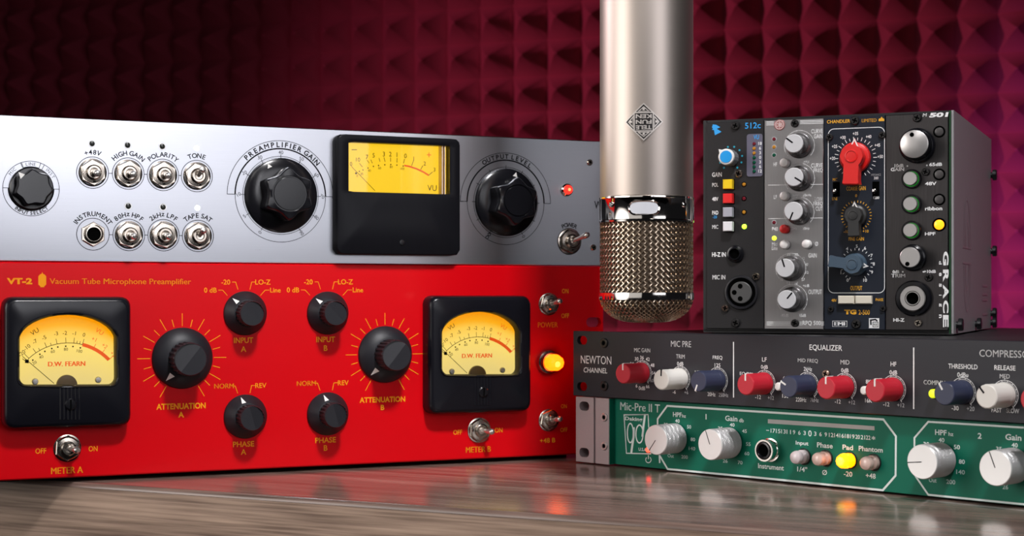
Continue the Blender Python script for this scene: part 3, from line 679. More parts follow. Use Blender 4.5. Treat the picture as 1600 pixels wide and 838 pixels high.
# ------------------------------------------------------------------ microphone hanging upside down
MX, MY, MR = 79.4, 960.0, 27.6
mic = obj('microphone', None); mic.location = (MX*S, MY*S, (EYE+43)*S)
mic.rotation_euler = (0, 0, -atan2(MX, MY))
tag(mic, 'satin nickel studio microphone hung upside down with woven wire grille', 'microphone')
satin = brushed('satin_nickel', (.42, .365, .33), .40, .3, amp=.04)
grille_m = mat('grille_wire', (.62, .50, .38), .28, 1)
def vl(prof, n=72, m=None): # lathe about z: (r, z)
    b = MB(); vs = []; fs = []; rings = []
    for r, z in prof:
        if r < 1e-6: rings.append([len(vs)]); vs.append((0, 0, z)); continue
        ring = []
        for i in range(n): a = 2*pi*i/n; ring.append(len(vs)); vs.append((r*cos(a), r*sin(a), z))
        rings.append(ring)
    for a, b_ in zip(rings, rings[1:]):
        for i in range(n):
            j = (i+1) % n
            if len(b_) == 1: fs.append((a[i], a[j], b_[0]))
            elif len(a) == 1: fs.append((a[0], b_[j], b_[i]))
            else: fs.append((a[i], a[j], b_[j], b_[i]))
    return b.add(vs, fs)
Z = lambda y: (460-y)/2540*932.5-43     # picture row on the front of the body -> local height
obj('body', vl([(0, Z(305)), (27, Z(305)), (27.5, Z(304)), (27.5, 330), (27, 332), (20, 334), (14, 334), (14, 352), (0, 352)]).mesh('body', satin, uv=True), mic)
zt, zb_, zl0, zl1, zd = Z(305), Z(345.5), Z(457.5), Z(469), Z(505)
obj('chrome_ring', vl([(27.3, zt+.2), (28.1, zt-.2), (28.2, zt-1), (27.9, zt-1.6), (27.9, zb_+1.4), (28.2, zb_+1), (28.1, zb_), (26.8, zb_-.2)]).mesh('chrome_ring', chrome), mic)
def wrapf(r): return lambda p: ((r-p[1])*sin(p[0]/r), -(r-p[1])*cos(p[0]/r), p[2])   # (arc, -out, z) -> cylinder
zc = (Z(314.5)+Z(335))/2; xc = (1006.8-1010.5)*.368
ob = lambda q, n=10: rrect(xc-8.9-q, xc+8.9+q, zc-3.9-q, zc+3.9+q, 3.9+q-.01, n)
b = MB(); b.warp = wrapf(27.9); b.stack([(ob(.5), 0), (ob(.4), -.7), (ob(0), -.9), (ob(-.6), -.3), (ob(-.6), .05)], False, False); slot_ = obj('slot_rim', b.mesh('slot_rim', chrome), mic)
b = MB(); b.warp = wrapf(27.9); n = 16; z0_, z1_ = zc-3.3, zc+3.3
poly = ob(-.5)
vs = []; 
top = [p for p in poly]
for i in range(n):
    xa = xc-8.3+16.6*i/n; xb = xc-8.3+16.6*(i+1)/n
    def hh(x): e = max(0, abs(x-xc)-5.0); return (max(0, 3.4**2-e*e))**.5
    b.add([(xa, -.12, zc-hh(xa)), (xb, -.12, zc-hh(xb)), (xb, -.12, zc+hh(xb)), (xa, -.12, zc+hh(xa))], [(0, 1, 2, 3)])
obj('frosted_insert', b.mesh('frosted_insert', mat('frosted_insert', (.5, .51, .55), .3)), slot_)
for ax in (-24.5, 27.0, 78, 130): 
    b = MB(); b.warp = wrapf(27.9); b.lathe([(1.7, 0), (1.7, .6), (1.2, 1.0), (0, 1.1)], 16, ax*.92, zt-5); obj('ring_screw', b.mesh('ring_screw', chrome), mic)
obj('lower_ring', vl([(26.8, zl0), (27.9, zl0-.1), (28.0, (zl0+zl1)/2), (27.9, zl1+.1), (26.8, zl1)]).mesh('lower_ring', chrome), mic)
inner_m = mat('inner_mesh', (.13, .095, .07), .6, .7, bump=1.0, bscale=2600)
# woven wires, real tubes over and under each other
g = MB(); NW = 50; Hc = zb_-zl0; turn = Hc/ (27.2)     # 45 degrees
seg = 54
def wire(path, r=.36):
    m = len(path); vs = []; fs = []
    for i, p in enumerate(path):
        p = Vector(p); t = (Vector(path[min(i+1, m-1)])-Vector(path[max(i-1, 0)])).normalized()
        nr = Vector((p.x, p.y, 0)).normalized() if hypot(p.x, p.y) > .5 else Vector((1, 0, 0)); a = nr; bb = t.cross(a).normalized(); a = bb.cross(t)
        for q in range(4): c_, s_ = cos(pi/2*q+.78), sin(pi/2*q+.78); vs.append(tuple(p+a*(r*c_)+bb*(r*s_)))
    for i in range(m-1):
        for q in range(4): l = (q+1) % 4; fs.append((i*4+q, i*4+l, (i+1)*4+l, (i+1)*4+q))
    g.add(vs, fs)
for dr in (1, -1):
    for w_ in range(NW):
        path = []
        for i in range(seg+1):
            t = i/seg; a = 2*pi*w_/NW+dr*turn*t
            cross = NW*turn*t/pi        # crossings passed
            r = 27.0+dr*.33*cos(pi*cross + pi*0)*1.0
            path.append((r*cos(a), r*sin(a), zl0+.2+Hc*t))
        wire(path)
obj('wire_grille', g.mesh('wire_grille', grille_m, 60), mic, kind='stuff')
g = MB()
dprof = []
for i in range(31):
    t = i/30*pi/2; dprof.append((27.0*sin(pi/2-t*.985)**.62, zl1-(zl1-zd)*(sin(t)**1.25)))
obj('inner_screen', vl([(26.2, zb_)]+[(max(0, r_-1.0), z_+.9) for r_, z_ in dprof[:-1]]+[(0, dprof[-1][1]+.9)]).mesh('inner_screen', inner_m), mic)
L = [0]
for p, q in zip(dprof, dprof[1:]): L.append(L[-1]+hypot(p[0]-q[0], p[1]-q[1]))
for dr in (1, -1):
    for w_ in range(NW):
        path = []; a = 2*pi*w_/NW; lastL = 0
        for i, (r, z) in enumerate(dprof):
            if r < 2.2: break
            if i: a += dr*(L[i]-L[i-1])/max(r, 9)*.9
            cr_ = (a-2*pi*w_/NW)*dr*NW/pi
            rr = r+dr*.28*cos(pi*cr_)
            path.append((rr*cos(a), rr*sin(a), z))
        wire(path)
obj('dome_grille', g.mesh('dome_grille', grille_m, 60), mic, kind='stuff')
# badge
bz_ = Z(190.5); bx = (1005.8-1010)*.368; hd = 10.9
wr = wrapf(27.5)
def dia(q, off=0): return [(bx+q, bz_), (bx, bz_+q), (bx-q, bz_), (bx, bz_-q)]
def dense(poly, n=8): return [(p[0]+(q[0]-p[0])*i/n, p[1]+(q[1]-p[1])*i/n) for p, q in zip(poly, poly[1:]+poly[:1]) for i in range(n)]
def strip_grid(b, q, y, n=12):   # curved diamond face
    for i in range(n):
        xa = -q+2*q*i/n; xb = -q+2*q*(i+1)/n
        b.add([(bx+xa, y, bz_-(q-abs(xa))), (bx+xb, y, bz_-(q-abs(xb))), (bx+xb, y, bz_+(q-abs(xb))), (bx+xa, y, bz_+(q-abs(xa)))], [(0, 1, 2, 3)])
b = MB(); b.warp = wr; strip_grid(b, hd, -.7); b.stack([(dense(dia(hd)), .1), (dense(dia(hd)), -.7)], False, False)
bd = obj('badge', b.mesh('badge', mat('badge_black', (.015, .013, .013), .3)), mic, label='diamond metal badge with upside-down lettering')
b = MB(); b.warp = wr
b.stack([(dense(dia(hd)), -.6), (dense(dia(hd)), -1.15), (dense(dia(hd-.9)), -1.15), (dense(dia(hd-.9)), -.7)], False, False)
sq = 5.6
def frame(x0, x1, z0, z1, w): 
    o_ = dense([(x1, z0), (x1, z1), (x0, z1), (x0, z0)]); i_ = dense([(x1-w, z0+w), (x1-w, z1-w), (x0+w, z1-w), (x0+w, z0+w)])
    b.stack([(o_[::1], -.6), (o_, -1.2), (i_, -1.2), (i_, -.7)], False, False)
frame(bx-sq, bx+sq, bz_-sq, bz_+sq, .65)
for q in range(4):
    c, s_ = [(1, 0), (0, 1), (-1, 0), (0, -1)][q]
    pts = [(sq+.45, -2.9), (sq+.45, 2.9), (hd-2.4, 0)]
    b.stroke([(bx+u*c-v*s_, bz_+u*s_+v*c) for u, v in pts], .5, -1.0, closed=True)
    b.lathe([(.8, .7), (.7, 1.2), (0, 1.3)], 10, bx+(sq+1.5)*c, bz_+(sq+1.5)*s_)
for l, dz, w_ in (('TELE', -3.2, 8.8), ('FUN', 0, 8.8), ('KEN', 3.2, 8.8)): b.text(l, bx, bz_+dz, 2.35, w_, .03, rot=180, y=-1.05)
obj('badge_relief', b.mesh('badge_relief', mat('badge_nickel', (.52, .48, .45), .4, .6)), bd)
# connector and cable to the ceiling
obj('connector', vl([(0, 351), (11, 351), (11, 400), (8, 410), (5, 425), (0, 425)], 24).mesh('connector', dark_steel), mic)
obj('cable', MB().tube([(0, 0, 424), (2, 1, 700), (-2, 0, 1100), (0, 0, 2600-864.5-43)], 3.2, 8).mesh('cable', black_plastic), mic)

# ------------------------------------------------------------------ small rack with four modules, standing on the dark strip
BP, BU = (125.0, 1048.0), (.9232, -.3843)
BZ = -22.1
rack = Dev('module_rack', BP, BU, -24.9, 'small dark metal rack frame on top of the charcoal channel strip, holding four modules', 'rack')
d = rack
ch_m = mat('rack_grey', (.33, .32, .33), .45, .2, bump=.3, bscale=1500)
ch_b = mat('rack_black', (.01, .01, .012), .4)
W = 152.4
b = MB(); b.box(-2.2, W+2.6, 2.4, 206, 1.0, 3); d.part('bottom_plate', b, ch_b)
d.part('top_plate', MB().box(-2.2, W+2.6, 3, 206, 135.8, 137.2), ch_b)
d.part('side_plate', MB().box(-2.4, -.3, 2.4, 206, 1, 137.2), ch_b)
sp_ = d.part('side_plate', MB().box(W+1.2, W+2.8, 2.4, 206, .6, 137.2, .3), ch_m, label='grey painted side plate with black thumbscrews')
d.part('corner_edge', MB().box(W+.1, W+1.1, 2.4, 5, .8, 137), mat('painted_green_light_edge', (.01, .06, .02), .15))  # dark edge, the green light falling on it is put into its colour
d.part('back_plate', MB().box(-2.2, W+2.6, 204, 206, 3, 136), ch_b)
d.part('front_lip', MB().box(-2.2, W+2.6, 2.4, 5, 0.2, 2.2), ch_b)
for y in (12, 190):
    for x in (8, W-10): d.part('rubber_foot', MB().box(x-6, x+6, y-6, y+6, -.1, 1), ch_b)
def star(x, r=4.2): return MB().lathe([(r*.5, 0), (r*.5, 1), (r, 1.4), (r, 3.6), (r*.8, 4.2), (0, 4.3)], 24, mod=lambda t, k: 1-.16*(cos(t*6) < 0) if 1 < k < 5 else 1).mesh('thumbscrew', ch_b)
st = star(0)
for y, z in ((203, 111), (203, 56), (203, 11), (203, 4.4), (110, 5), (14, 6)): 
    d.part('thumbscrew', st, None, parent=None, loc=(W+2.8, y, z), rot=(0, 0, R(90)))
# faint engraved emblem and small print on the side plate (two pointed arches)
b = MB()
def sidept(u, v): return (W+2.95, u, v)
def sstroke(pts, w):
    tmp = MB().stroke(pts, w); b.add([(W+2.95, p[0], p[2]) for p in tmp.v], tmp.f)
for s_ in (1, -1):
    zc_ = 50; 
    for k_ in (1, .62):
        pts = [(66+17*k_*cos(R(t)), zc_+s_*(6+26*k_*abs(sin(R(t)))**1.0*(1.15 if k_ == 1 else 1))) for t in range(0, 181, 12)]
        sstroke(pts, 1.2)
    sstroke([(44, zc_+s_*5), (88, zc_+s_*5)], 1.2)
    sstroke([(58, zc_+s_*5), (58, zc_+s_*16)], 1.6); sstroke([(74, zc_+s_*5), (74, zc_+s_*16)], 1.6)
for z_ in (31, 25, 21, 11): sstroke([(150, z_), (180, z_)], 1.6)
d.part('side_emblem', b, mat('side_etching', (.40, .38, .39), .4, .4), kind='stuff')

def module(i, name, label, m, uv=False, w=38.1):
    u0 = i*38.1; P = (BP[0]+u0*BU[0]/hypot(*BU), BP[1]+u0*BU[1]/hypot(*BU))
    d = Dev(name, P, BU, BZ, label, 'module', 'audio modules in the small rack')
    d.part('front_panel', MB().box(.25, w-.2, 0, 2.3, 0, 132.7, .35), m, uv=uv)
    return d
# --- module 1
d = module(0, 'preamp_module', 'black module with blue-capped gain knob and microphone socket, leftmost in the rack', mat('module_black', (.014, .013, .014), .5, spec=.3, bump=.3, bscale=1200))
blue_ink = mat('blue_ink', (.02, .32, .75), .5); blue_cap = mat('blue_cap', (.01, .30, .72), .4)
k = d.k(1119, 203); bi = d.ink(blue_ink)
def P_(pts): return [d.px(x, y) for x, y in pts]
bi.flat(P_([(1112.5, 199), (1114, 194.5), (1119, 195), (1125.5, 199), (1120, 201.5), (1127.5, 206), (1117, 211.5), (1115.5, 203), (1112.5, 203), (1114, 201)])[::-1])
screw(d, 1149.5, 196.8, 6.5); screw(d, 1154.4, 271.6, 6, m=nickel); screw(d, 1150, 504.8, 6.8)
d.t(blue_ink, '512c', 1176.3, 196.2, 9.5, 24.5)
a0, z0 = d.px(1167, 276.5); a1, z1 = d.px(1191.6, 209)
d.part('level_window', MB().prism(rrect(a0, a1, z0, z1, 1.6), -.5, 0, .1), mat('smoky_window', (.12, .115, .16), .3))
d.t(blue_ink, 'VU', 1182, 214.5, 7, 8.5, .02, dy=.5)
dr_, do_, dg_ = mat('dull_red_led', (.14, .01, .02), .2), mat('dull_amber_led', (.45, .20, .02), .2), mat('dull_green_led', (.0, .07, .035), .2)
for y, l, m_ in zip((225, 232.3, 239.6, 246.7, 254, 261, 268), ('18', '6', '3', '0', '3', '6', '12'), (dr_, do_, do_, dg_, dg_, dg_, dg_)):
    led(d, 1178.7, y, 2.9, m_, h=1.3, ring=hole_black); d.t(white_ink, l, 1188, y-.6, 5, dy=.5, bold=.02)
a, z = d.px(1142, 247.3); k = d.k(1142, 247)
for q in range(-55, 236, 32): 
    d.ink(mat('teal_ink', (.01, .30, .42), .5)).flat(ngon(a+18.3*k*cos(R(q)), z+18.3*k*sin(R(q)), .65, 10))
o = d.part('gain_knob', MB().lathe([(5.3, 0), (5.3, 9), (5.0, 10), (0, 10)], 40, mod=lambda t, kk: 1-.05*(cos(t*16) < 0)), mat('grey_knob', (.16, .17, .18), .4), loc=(a, 0, z))
oc = [(5.1*cos(R(t))*(1.38 if abs(t-135) < 8 else 1), 5.1*sin(R(t))*(1.38 if abs(t-135) < 8 else 1)) for t in range(0, 360, 15)]
d.part('knob_collar', MB().prism(oc, -12, -9.9, .4), white_paint, parent=o); d.part('knob_cap', MB().lathe([(3.9, 12), (3.8, 12.5), (0, 12.6)], 30), blue_cap, parent=o, label='bright blue knob cap')
d.t(white_ink, 'GAIN', 1120.3, 273, 7, 15, .02)
for l, y, m_, lm in (('POL', 288.3, mat('yellow_button', (.80, .55, .01), .35), do_), ('48V', 310.4, mat('red_button', (.70, .02, .02), .35), dr_), ('PAD', 331.8, mat('grey_button', (.36, .36, .41), .35), do_), ('MIC', 354, mat('white_button', (.72, .72, .74), .35), None)):
    a, z = d.px(1139.8, y+.3); q = 3.05
    o = d.part('push_button', MB().box(-q-.45, q+.45, -.4, 0, -q-.45, q+.45), hole_black, loc=(a, 0, z)); d.part('button_cap', MB().box(-q, q, -5, 0, -q, q, .35), m_, parent=o)
    if lm: led(d, 1162.6, y, 3, lm, ring=hole_black)
    d.t(white_ink, l, 1117.6, y+.7, 6.2, 9.5, .02)
d.t(blue_ink, '-20', 1117, 339.2, 4.5, 6.5)
led(d, 1163, 354.2, 4, mat('lime_led', (.3, .9, .05), .2, emit=(.35, 1, .02), estr=4), label='lit yellow-green indicator light')
def round_jack(d, x, y, r_out, r_in, m, h=3):
    a, z = d.px(x, y); k = d.k(x, y); r = r_out*k; i = r_in*k
    o = d.part('jack_socket', MB().lathe([(r, 0), (r, 1), (r*.93, 1.6), (r*.75, 1.9), (r*.72, h), (r*.66, h+.4), (i, h+.4), (i, h-.8), (i*.95, 1)], 44), m, loc=(a, 0, z)); d.part('socket_hole', MB().lathe([(i, h-1.2), (0, h-1.3)], 24), hole_black, parent=o); return o
d.t(white_ink, 'HI-Z IN', 1123.3, 397.9, 7, 21.5, .025); round_jack(d, 1149.4, 397, 13.6, 7.8, black_gloss)
d.t(white_ink, 'MIC IN', 1123.3, 433.4, 7, 20, .025)
a, z = d.px(1158.5, 457.4); k = d.k(1158, 457); r = 26.8*k
o = d.part('microphone_socket', MB().lathe([(r, 0), (r, 1.0), (r*.96, 1.6), (r*.88, 1.7), (r*.84, 1.2), (r*.82, .2)], 60), black_plastic, loc=(a, 0, z), label='black three-pin microphone socket')
d.part('socket_well', MB().lathe([(r*.83, .3), (r*.66, .35), (r*.65, .3), (0, .3)], 48), hole_black, parent=o); d.part('socket_insert', MB().lathe([(r*.64, .3), (r*.64, 1.3), (r*.6, 1.6), (0, 1.6)], 48), mat('insert_grey', (.06, .06, .06), .5), parent=o)
for x, y in ((298, 474), (257, 517), (298, 560)): 
    u, v = d.px(1090+x/4.41, 340+y/4.41); d.part('pin_hole', MB().lathe([(3.9*k, 1.68), (0, 1.7)], 20, u-a, v-z), hole_black, parent=o)
screw(d, 1181.4, 432.4, 6.2, 30, nickel); screw(d, 1133.5, 481.8, 6.2, 10, nickel)
d.flush()
# --- module 2
d = module(1, 'preamp_module', 'silver brushed module with a column of round grey knobs beside the black module', silver2, True)
for y0, y1 in ((190.5, 189), (192.8, 191.2), (195.3, 193.6)): d.line(white_ink, [(1197.5, y0), (1209 if y0 < 193 else 1210, y0-.3)], .9); d.line(white_ink, [(1250, y1), (1287, y1-1)], .9)
for y in (289.5, 342): d.line(white_ink, [(1200, y), (1286, y-1.3)], .9)
for y in (503.3, 505.6, 508): d.line(white_ink, [(1198, y), (1235, y)], .9); d.line(white_ink, [(1249, y), (1253, y)], .8); d.line(white_ink, [(1283, y), (1287.5, y)], .8)
a, z = d.px(1218.2, 195.3); k = d.k(1218, 195)
o = d.part('round_badge', MB().lathe([(8.6*k, 0), (8.6*k, .5), (7.9*k, .7), (7.9*k, .5), (0, .5)], 32), mat('badge_brown', (.40, .16, .15), .4, .3), loc=(a, 0, z))
b = MB(); b.arc(0, 0, 6.6*k, 0, 360, .35, -.62); b.text('D', -1.1, 0, 2.4, 1.6, y=-.62); b.text('B', 1.1, 0, 2.4, 1.6, y=-.62); b.stroke([(0, -2.2), (0, 2.2)], .3, -.62); d.part('badge_lettering', b, mat('badge_pale', (.75, .62, .6), .4), parent=o)
screw(d, 1242, 193.2, 6.3); screw(d, 1242.4, 505.2, 6.3)
for y, m_ in ((217.7, dr_), (230, do_), (242.6, dg_), (348, dr_)): led(d, 1209.6, y, 3, m_, ring=grey_ink)
led(d, 1209.7, 372.4, 3.8, mat('yellow_led', (.6, .8, .05), .2, emit=(.75, .95, .02), estr=2.2), label='lit yellow indicator light')
kn_face = mat('pale_grey_cap', (.62, .62, .63), .38); kn_body = mat('clear_grey_skirt', (.13, .125, .125), .18, .5, coat=.4)
def ind_knob(x, y, ptr, H=15.5, rs=21, rf=14.3):
    a, z = d.px(x, y); k = d.k(x, y); r1 = rs*k; r2 = rf*k
    o = d.part('knob', shared(('ik',), lambda: MB().lathe([(r1*.96, 0), (r1*.96, 1), (r1*.9, 2.4), (r2*1.12, 3.6), (r2*1.05, H-1), (r2, H-.4)], 56).mesh('knob', kn_body)), None, loc=(a, 0, z), rot=(0, R(90-ptr), 0))
    d.part('cap', shared(('ic',), lambda: MB().lathe([(r2*1.02, H-.5), (r2*1.0, H+.3), (r2*.94, H+.6), (0, H+.6)], 48).mesh('cap', kn_face)), None, parent=o)
    d.part('pointer', shared(('ip',), lambda: MB().stroke([(0, r2*.12), (0, r2*1.0)], .95, -H-.7).mesh('pointer', black_ink)), None, parent=o)
    d.ink(white_ink).arc(a, z, r1*1.13, -40, 220, .22)
    for q in range(-40, 221, 20): d.ink(white_ink).tick(a, z, r1*1.08, r1*1.17, q, .22)
for x, y, p in ((1249, 227.7, 143), (1249.2, 279.3, -32), (1248.5, 332, -112), (1235.5, 419.7, 108), (1237.8, 468.2, 50)): ind_knob(x, y, p)
for l, x, y, w_ in (('CURVE', 1276.6, 205, 18), ('GAIN', 1278.5, 213, 13.5), ('CURVE', 1276.6, 258.6, 18), ('FREQ', 1278.5, 266.6, 14.5), ('LOW', 1279.5, 311.5, 12), ('FREQ', 1278.5, 318.8, 14.5), ('CUT', 1280, 326.3, 11)): d.t(white_ink, l, x, y, 6.8, w_)
for l, x, y, h, w_ in (('HF', 1211.5, 257, 6, 5.5), ('LF', 1211.5, 308, 6, 5), ('P48', 1211, 358, 6, 9), ('Mic/', 1210.8, 381.5, 6, 9), ('Line', 1210.5, 388, 6, 9), ('Ø', 1276, 381.2, 6.5, 5), ('GAIN', 1269.6, 399.4, 7, 13), ('OUTPUT', 1273.7, 456.3, 7.5, 21), ('27', 1221.5, 403.5, 4.5, 5.5), ('32', 1232, 398.5, 4.5, 5.5), ('37', 1244, 398.3, 4.5, 5.5), ('42', 1255, 404, 4.5, 5), ('47', 1260.5, 413.8, 4.5, 5), ('52', 1260.7, 426, 4.5, 5), ('57', 1255, 437, 4.5, 5), ('18', 1221.6, 437, 4.5, 4), ('13', 1232, 442.3, 4.5, 4.5), ('62', 1244, 442.3, 4.5, 5), ('+6dB', 1259.5, 446.5, 4.5, 10), ('-93dB', 1226, 493.2, 4.8, 12), ('15dB', 1254.5, 493.2, 4.8, 9.5), ('2.5kHz', 1241, 305.3, 4, 13), ('30kHz', 1261, 305, 4, 13), ('MAX', 1260.3, 253.3, 4, 9), ('22Hz', 1240, 357.5, 4, 11), ('30Hz', 1259.5, 357.2, 4, 11)):
    d.t(white_ink, l, x, y, h, w_, .01)
d.t(white_ink, 'RPQ 500', 1268.2, 505.6, 8, 28.5, .01)
def dome(x, y, rp, m, h=6):
    a, z = d.px(x, y); r = rp*d.k(x, y)
    o = d.part('push_button', MB().lathe([(r*1.06, 0), (r*1.06, .4)], 28), hole_black, loc=(a, 0, z)); d.part('button_cap', MB().lathe([(r*.95, 0), (r*.95, h-1.6), (r*.8, h-.6), (r*.4, h), (0, h+.1)], 28), m, parent=o)
for x, y, m_ in ((1227.5, 255.3, white_paint), (1227.5, 307, white_paint), (1227.3, 358.3, MATS['red_button']), (1227.7, 382.6, white_paint), (1262, 382, white_paint)): dome(x, y, 7.4, m_)
d.flush()
# --- module 3
slate = mat('slate_blue_panel', (.011, .015, .025), .42, spec=.3, bump=.15, bscale=1500)
d = module(2, 'preamp_module', 'slate-blue module with red pointer knob between silver and dark brushed modules', slate)
gold2 = mat('amber_ink', (.80, .40, .02), .5)
d.t(gold2, 'CHANDLER', 1310.2, 189.8, 5.4, 36.5, .02); d.t(gold2, 'LIMITED', 1358, 188.2, 5.2, 23, .02)
a, z = d.px(1377.4, 186.8); k = d.k(1377, 187)
d.ink(gold2).flat([(a+x*k, z+y*k) for x, y in ((-4.2, -2.6), (4.2, -2.6), (4.6, 0), (3.4, 1.6), (1.6, 1.8), (.8, 4), (-.6, 4), (-1.2, 1.8), (-3.8, 1.4), (-4.7, -.6))])
screw(d, 1336.1, 188.7, 7); screw(d, 1338, 506.7, 7.2); screw(d, 1296.4, 214.5, 5.6); screw(d, 1378.6, 211.2, 5.6); screw(d, 1298.6, 483.2, 4.8); screw(d, 1380, 482.4, 4.8)
f0 = d.px(1294.2, 458); f1 = d.px(1382.2, 198.5); d.ink(white_ink).stroke(rrect(f0[0], f1[0], f0[1], f1[1], 3.6), .45, closed=True)
def chicken(x, y, fx, fy, rb, rbody, ptr, tail, wtail, H, m, skirt=True):
    """pointer knob: lobed body with a broad handle opposite the white chevron"""
    a, z = d.px(x, y); k = d.k(x, y); R1 = rb*k; R2 = rbody*k
    o = d.part('pointer_knob', MB().lathe([(R1, 0), (R1, 2.2), (R1*.94, 3.4), (R2*.9, 4.5), (0, 4.5)], 48), m, loc=(a, 0, z), rot=(0, R(90-ptr), 0))
    hw = wtail*k/2; tl = tail*k; pts = []
    a0 = math.asin(min(.95, hw/R2))
    for i in range(29):
        t = -pi/2+a0+(2*pi-2*a0)*i/28; rr = R2*(1-.05*(1-abs(cos(4*t)))); pts.append((rr*cos(t), rr*sin(t)))
    pts += [(-hw*.98, -tl*.8), (-hw*1.08, -tl+.5), (-hw*.9, -tl), (hw*.9, -tl), (hw*1.08, -tl+.5), (hw*.98, -tl*.8)]
    hd_ = d.part('handle', MB().stack([(pts, -3.5), (pts, -H+.6), ([(p[0]*.95, p[1]*.965) for p in pts], -H)]), m, parent=o)
    d.part('boss', MB().lathe([(R2*.55, H-.1), (R2*.54, H+.5), (R2*.45, H+.6), (R2*.42, H+.2), (R2*.3, H+.25), (0, H+.4)], 32), m, parent=o)
    tip = [(-.42*hw*1.0, R1*.62), (0, R1*1.06), (.42*hw, R1*.62)]
    d.part('chevron', MB().prism([(-hw*.75, R1*.45), (hw*.75, R1*.45), (0, R1*1.22)], -4.9, -2.5), m, parent=o)
    d.part('white_mark', MB().stroke([(-hw*.62, R1*.52), (0, R1*1.15), (hw*.62, R1*.52)], .8, -5.05), white_paint, parent=o)
redk = mat('red_pointer_knob', (.72, .012, .01), .33, coat=.2); blk = mat('grey_black_knob', (.03, .03, .03), .35); blu = mat('blue_grey_knob', (.055, .09, .13), .38)
a, z = d.px(1337, 247)
for i, q in enumerate(range(240, -61, -12)):
    if 74 < q < 106 and q != 96: pass
    d.ink(white_ink).tick(a, z, 10.9, 12.7 if i % 2 else 13.2, q, .4)
for l, x, y in (('+20', 1300.8, 247.6), ('+25', 1304, 229), ('+30', 1317, 215), ('+35', 1336.8, 208.8), ('+40', 1357.3, 213.6), ('+45', 1371, 227), ('+50', 1375.5, 244.8)): d.t(white_ink, l, x, y, 5.2, 8.5, .02)
chicken(1336.5, 246.6, 0, 0, 24, 18.2, 88, 44, 24, 13.5, redk)
a, z = d.px(1338, 337.5)
for q in range(240, -61, -12): d.ink(gold2).tick(a, z, 8.3, 9.6, q, .4)
for l, x, y in (('0', 1337.8, 306, ), ('-10', 1322.3, 362), ('+10', 1352.5, 361.5)): d.t(gold2, l, x, y, 4.5, None, .02)
chicken(1338, 337.5, 0, 0, 17.5, 13.8, 92, 33, 17.5, 11.5, blk)
a, z = d.px(1338, 413.5)
for q in range(245, -66, -15): d.ink(white_ink).tick(a, z, 8.9, 10.3, q, .42)
for l, x, y in (('0', 1324.4, 438), ('1', 1314, 426), ('4', 1323.7, 388.8), ('5', 1338.7, 385), ('6', 1351.6, 388), ('7', 1361.9, 399.5), ('8', 1365.3, 412.6), ('9', 1362.5, 425.5), ('10', 1351.8, 438)): d.t(white_ink, l, x, y, 5.2, None, .02)
chicken(1336.8, 413.5, 0, 0, 18, 15.5, -8, 37, 17.5, 11.5, blu)
d.t(gold2, 'COARSE GAIN', 1337.6, 294.6, 6.5, 30, .01); d.t(gold2, 'FINE GAIN', 1338, 373.6, 5.5, 24, .02); d.t(gold2, 'OUTPUT', 1338, 450.4, 7, 18.5, .02)
d.t(gold2, 'MIC', 1304.8, 280.8, 4.6, 7); d.t(gold2, 'LINE', 1304.5, 310.6, 4.6, 8); d.t(grey_ink, 'IMPEDANCE', 1368.8, 273.3, 3.4, 15); d.t(white_ink, '300', 1369, 278.4, 4.2, 7); d.t(white_ink, '1200', 1369.3, 309, 4.6, 9, .03)
for x, y in ((1306.8, 296), (1368.6, 295.4)):
    a, z = d.px(x, y); o = d.part('slide_switch', MB().box(-2.1, 2.1, -.3, 0, -4.6, 4.6), hole_black, loc=(a, 0, z)); d.part('switch_lever', MB().lathe([(1.3, .2), (1.1, 4), (1.5, 5.5), (0, 6.1)], 16, 0, -1.5), chrome, parent=o)
for x0, x1 in ((1311.2, 1336.2), (1338, 1363.6)):
    u0, v0_ = d.px(x0, 475); u1, v1_ = d.px(x1, 462.3); o = d.part('rocker_button', MB().box(u0, u1, -4, 0, v0_, v1_, .5), mat('cream_button', (.74, .68, .56), .4))
d.t(gold2, '48V', 1303.3, 469.5, 4.6, 8); d.t(gold2, 'PHASE', 1374.2, 468.5, 4.6, 12)
d.t(gold2, 'TG', 1328.7, 487.8, 7.6, 19, .06); d.t(gold2, '2-500', 1350.2, 488.3, 7.6, 17.5, .01)
d.t(white_ink, 'EMI', 1312, 506.2, 5.5, 17, .06); f0 = d.px(1301, 510.5); f1 = d.px(1323.4, 502); d.ink(white_ink).stroke([(f0[0], f0[1]), (f1[0], f0[1]), (f1[0], f1[1]), (f0[0], f1[1])], .25, closed=True)
f0 = d.px(1357.8, 513); f1 = d.px(1373.8, 497.5); d.ink(white_ink).flat([(f0[0], f0[1]), (f1[0], f0[1]), (f1[0], f1[1]), (f0[0], f1[1])])
bi = d.ink(black_ink)
bi.stroke([d.px(x, y) for x, y in ((1361, 508), (1360.5, 500.5), (1368, 499.5), (1371, 502))], .9, -.18); bi.stroke([d.px(x, y) for x, y in ((1364, 511), (1364, 503.5), (1372, 503.5), (1372, 511))], .35, -.18, closed=True); d.t(black_ink, 'RSE', 1368, 507.5, 4, 5.5, dy=.06)
d.flush()
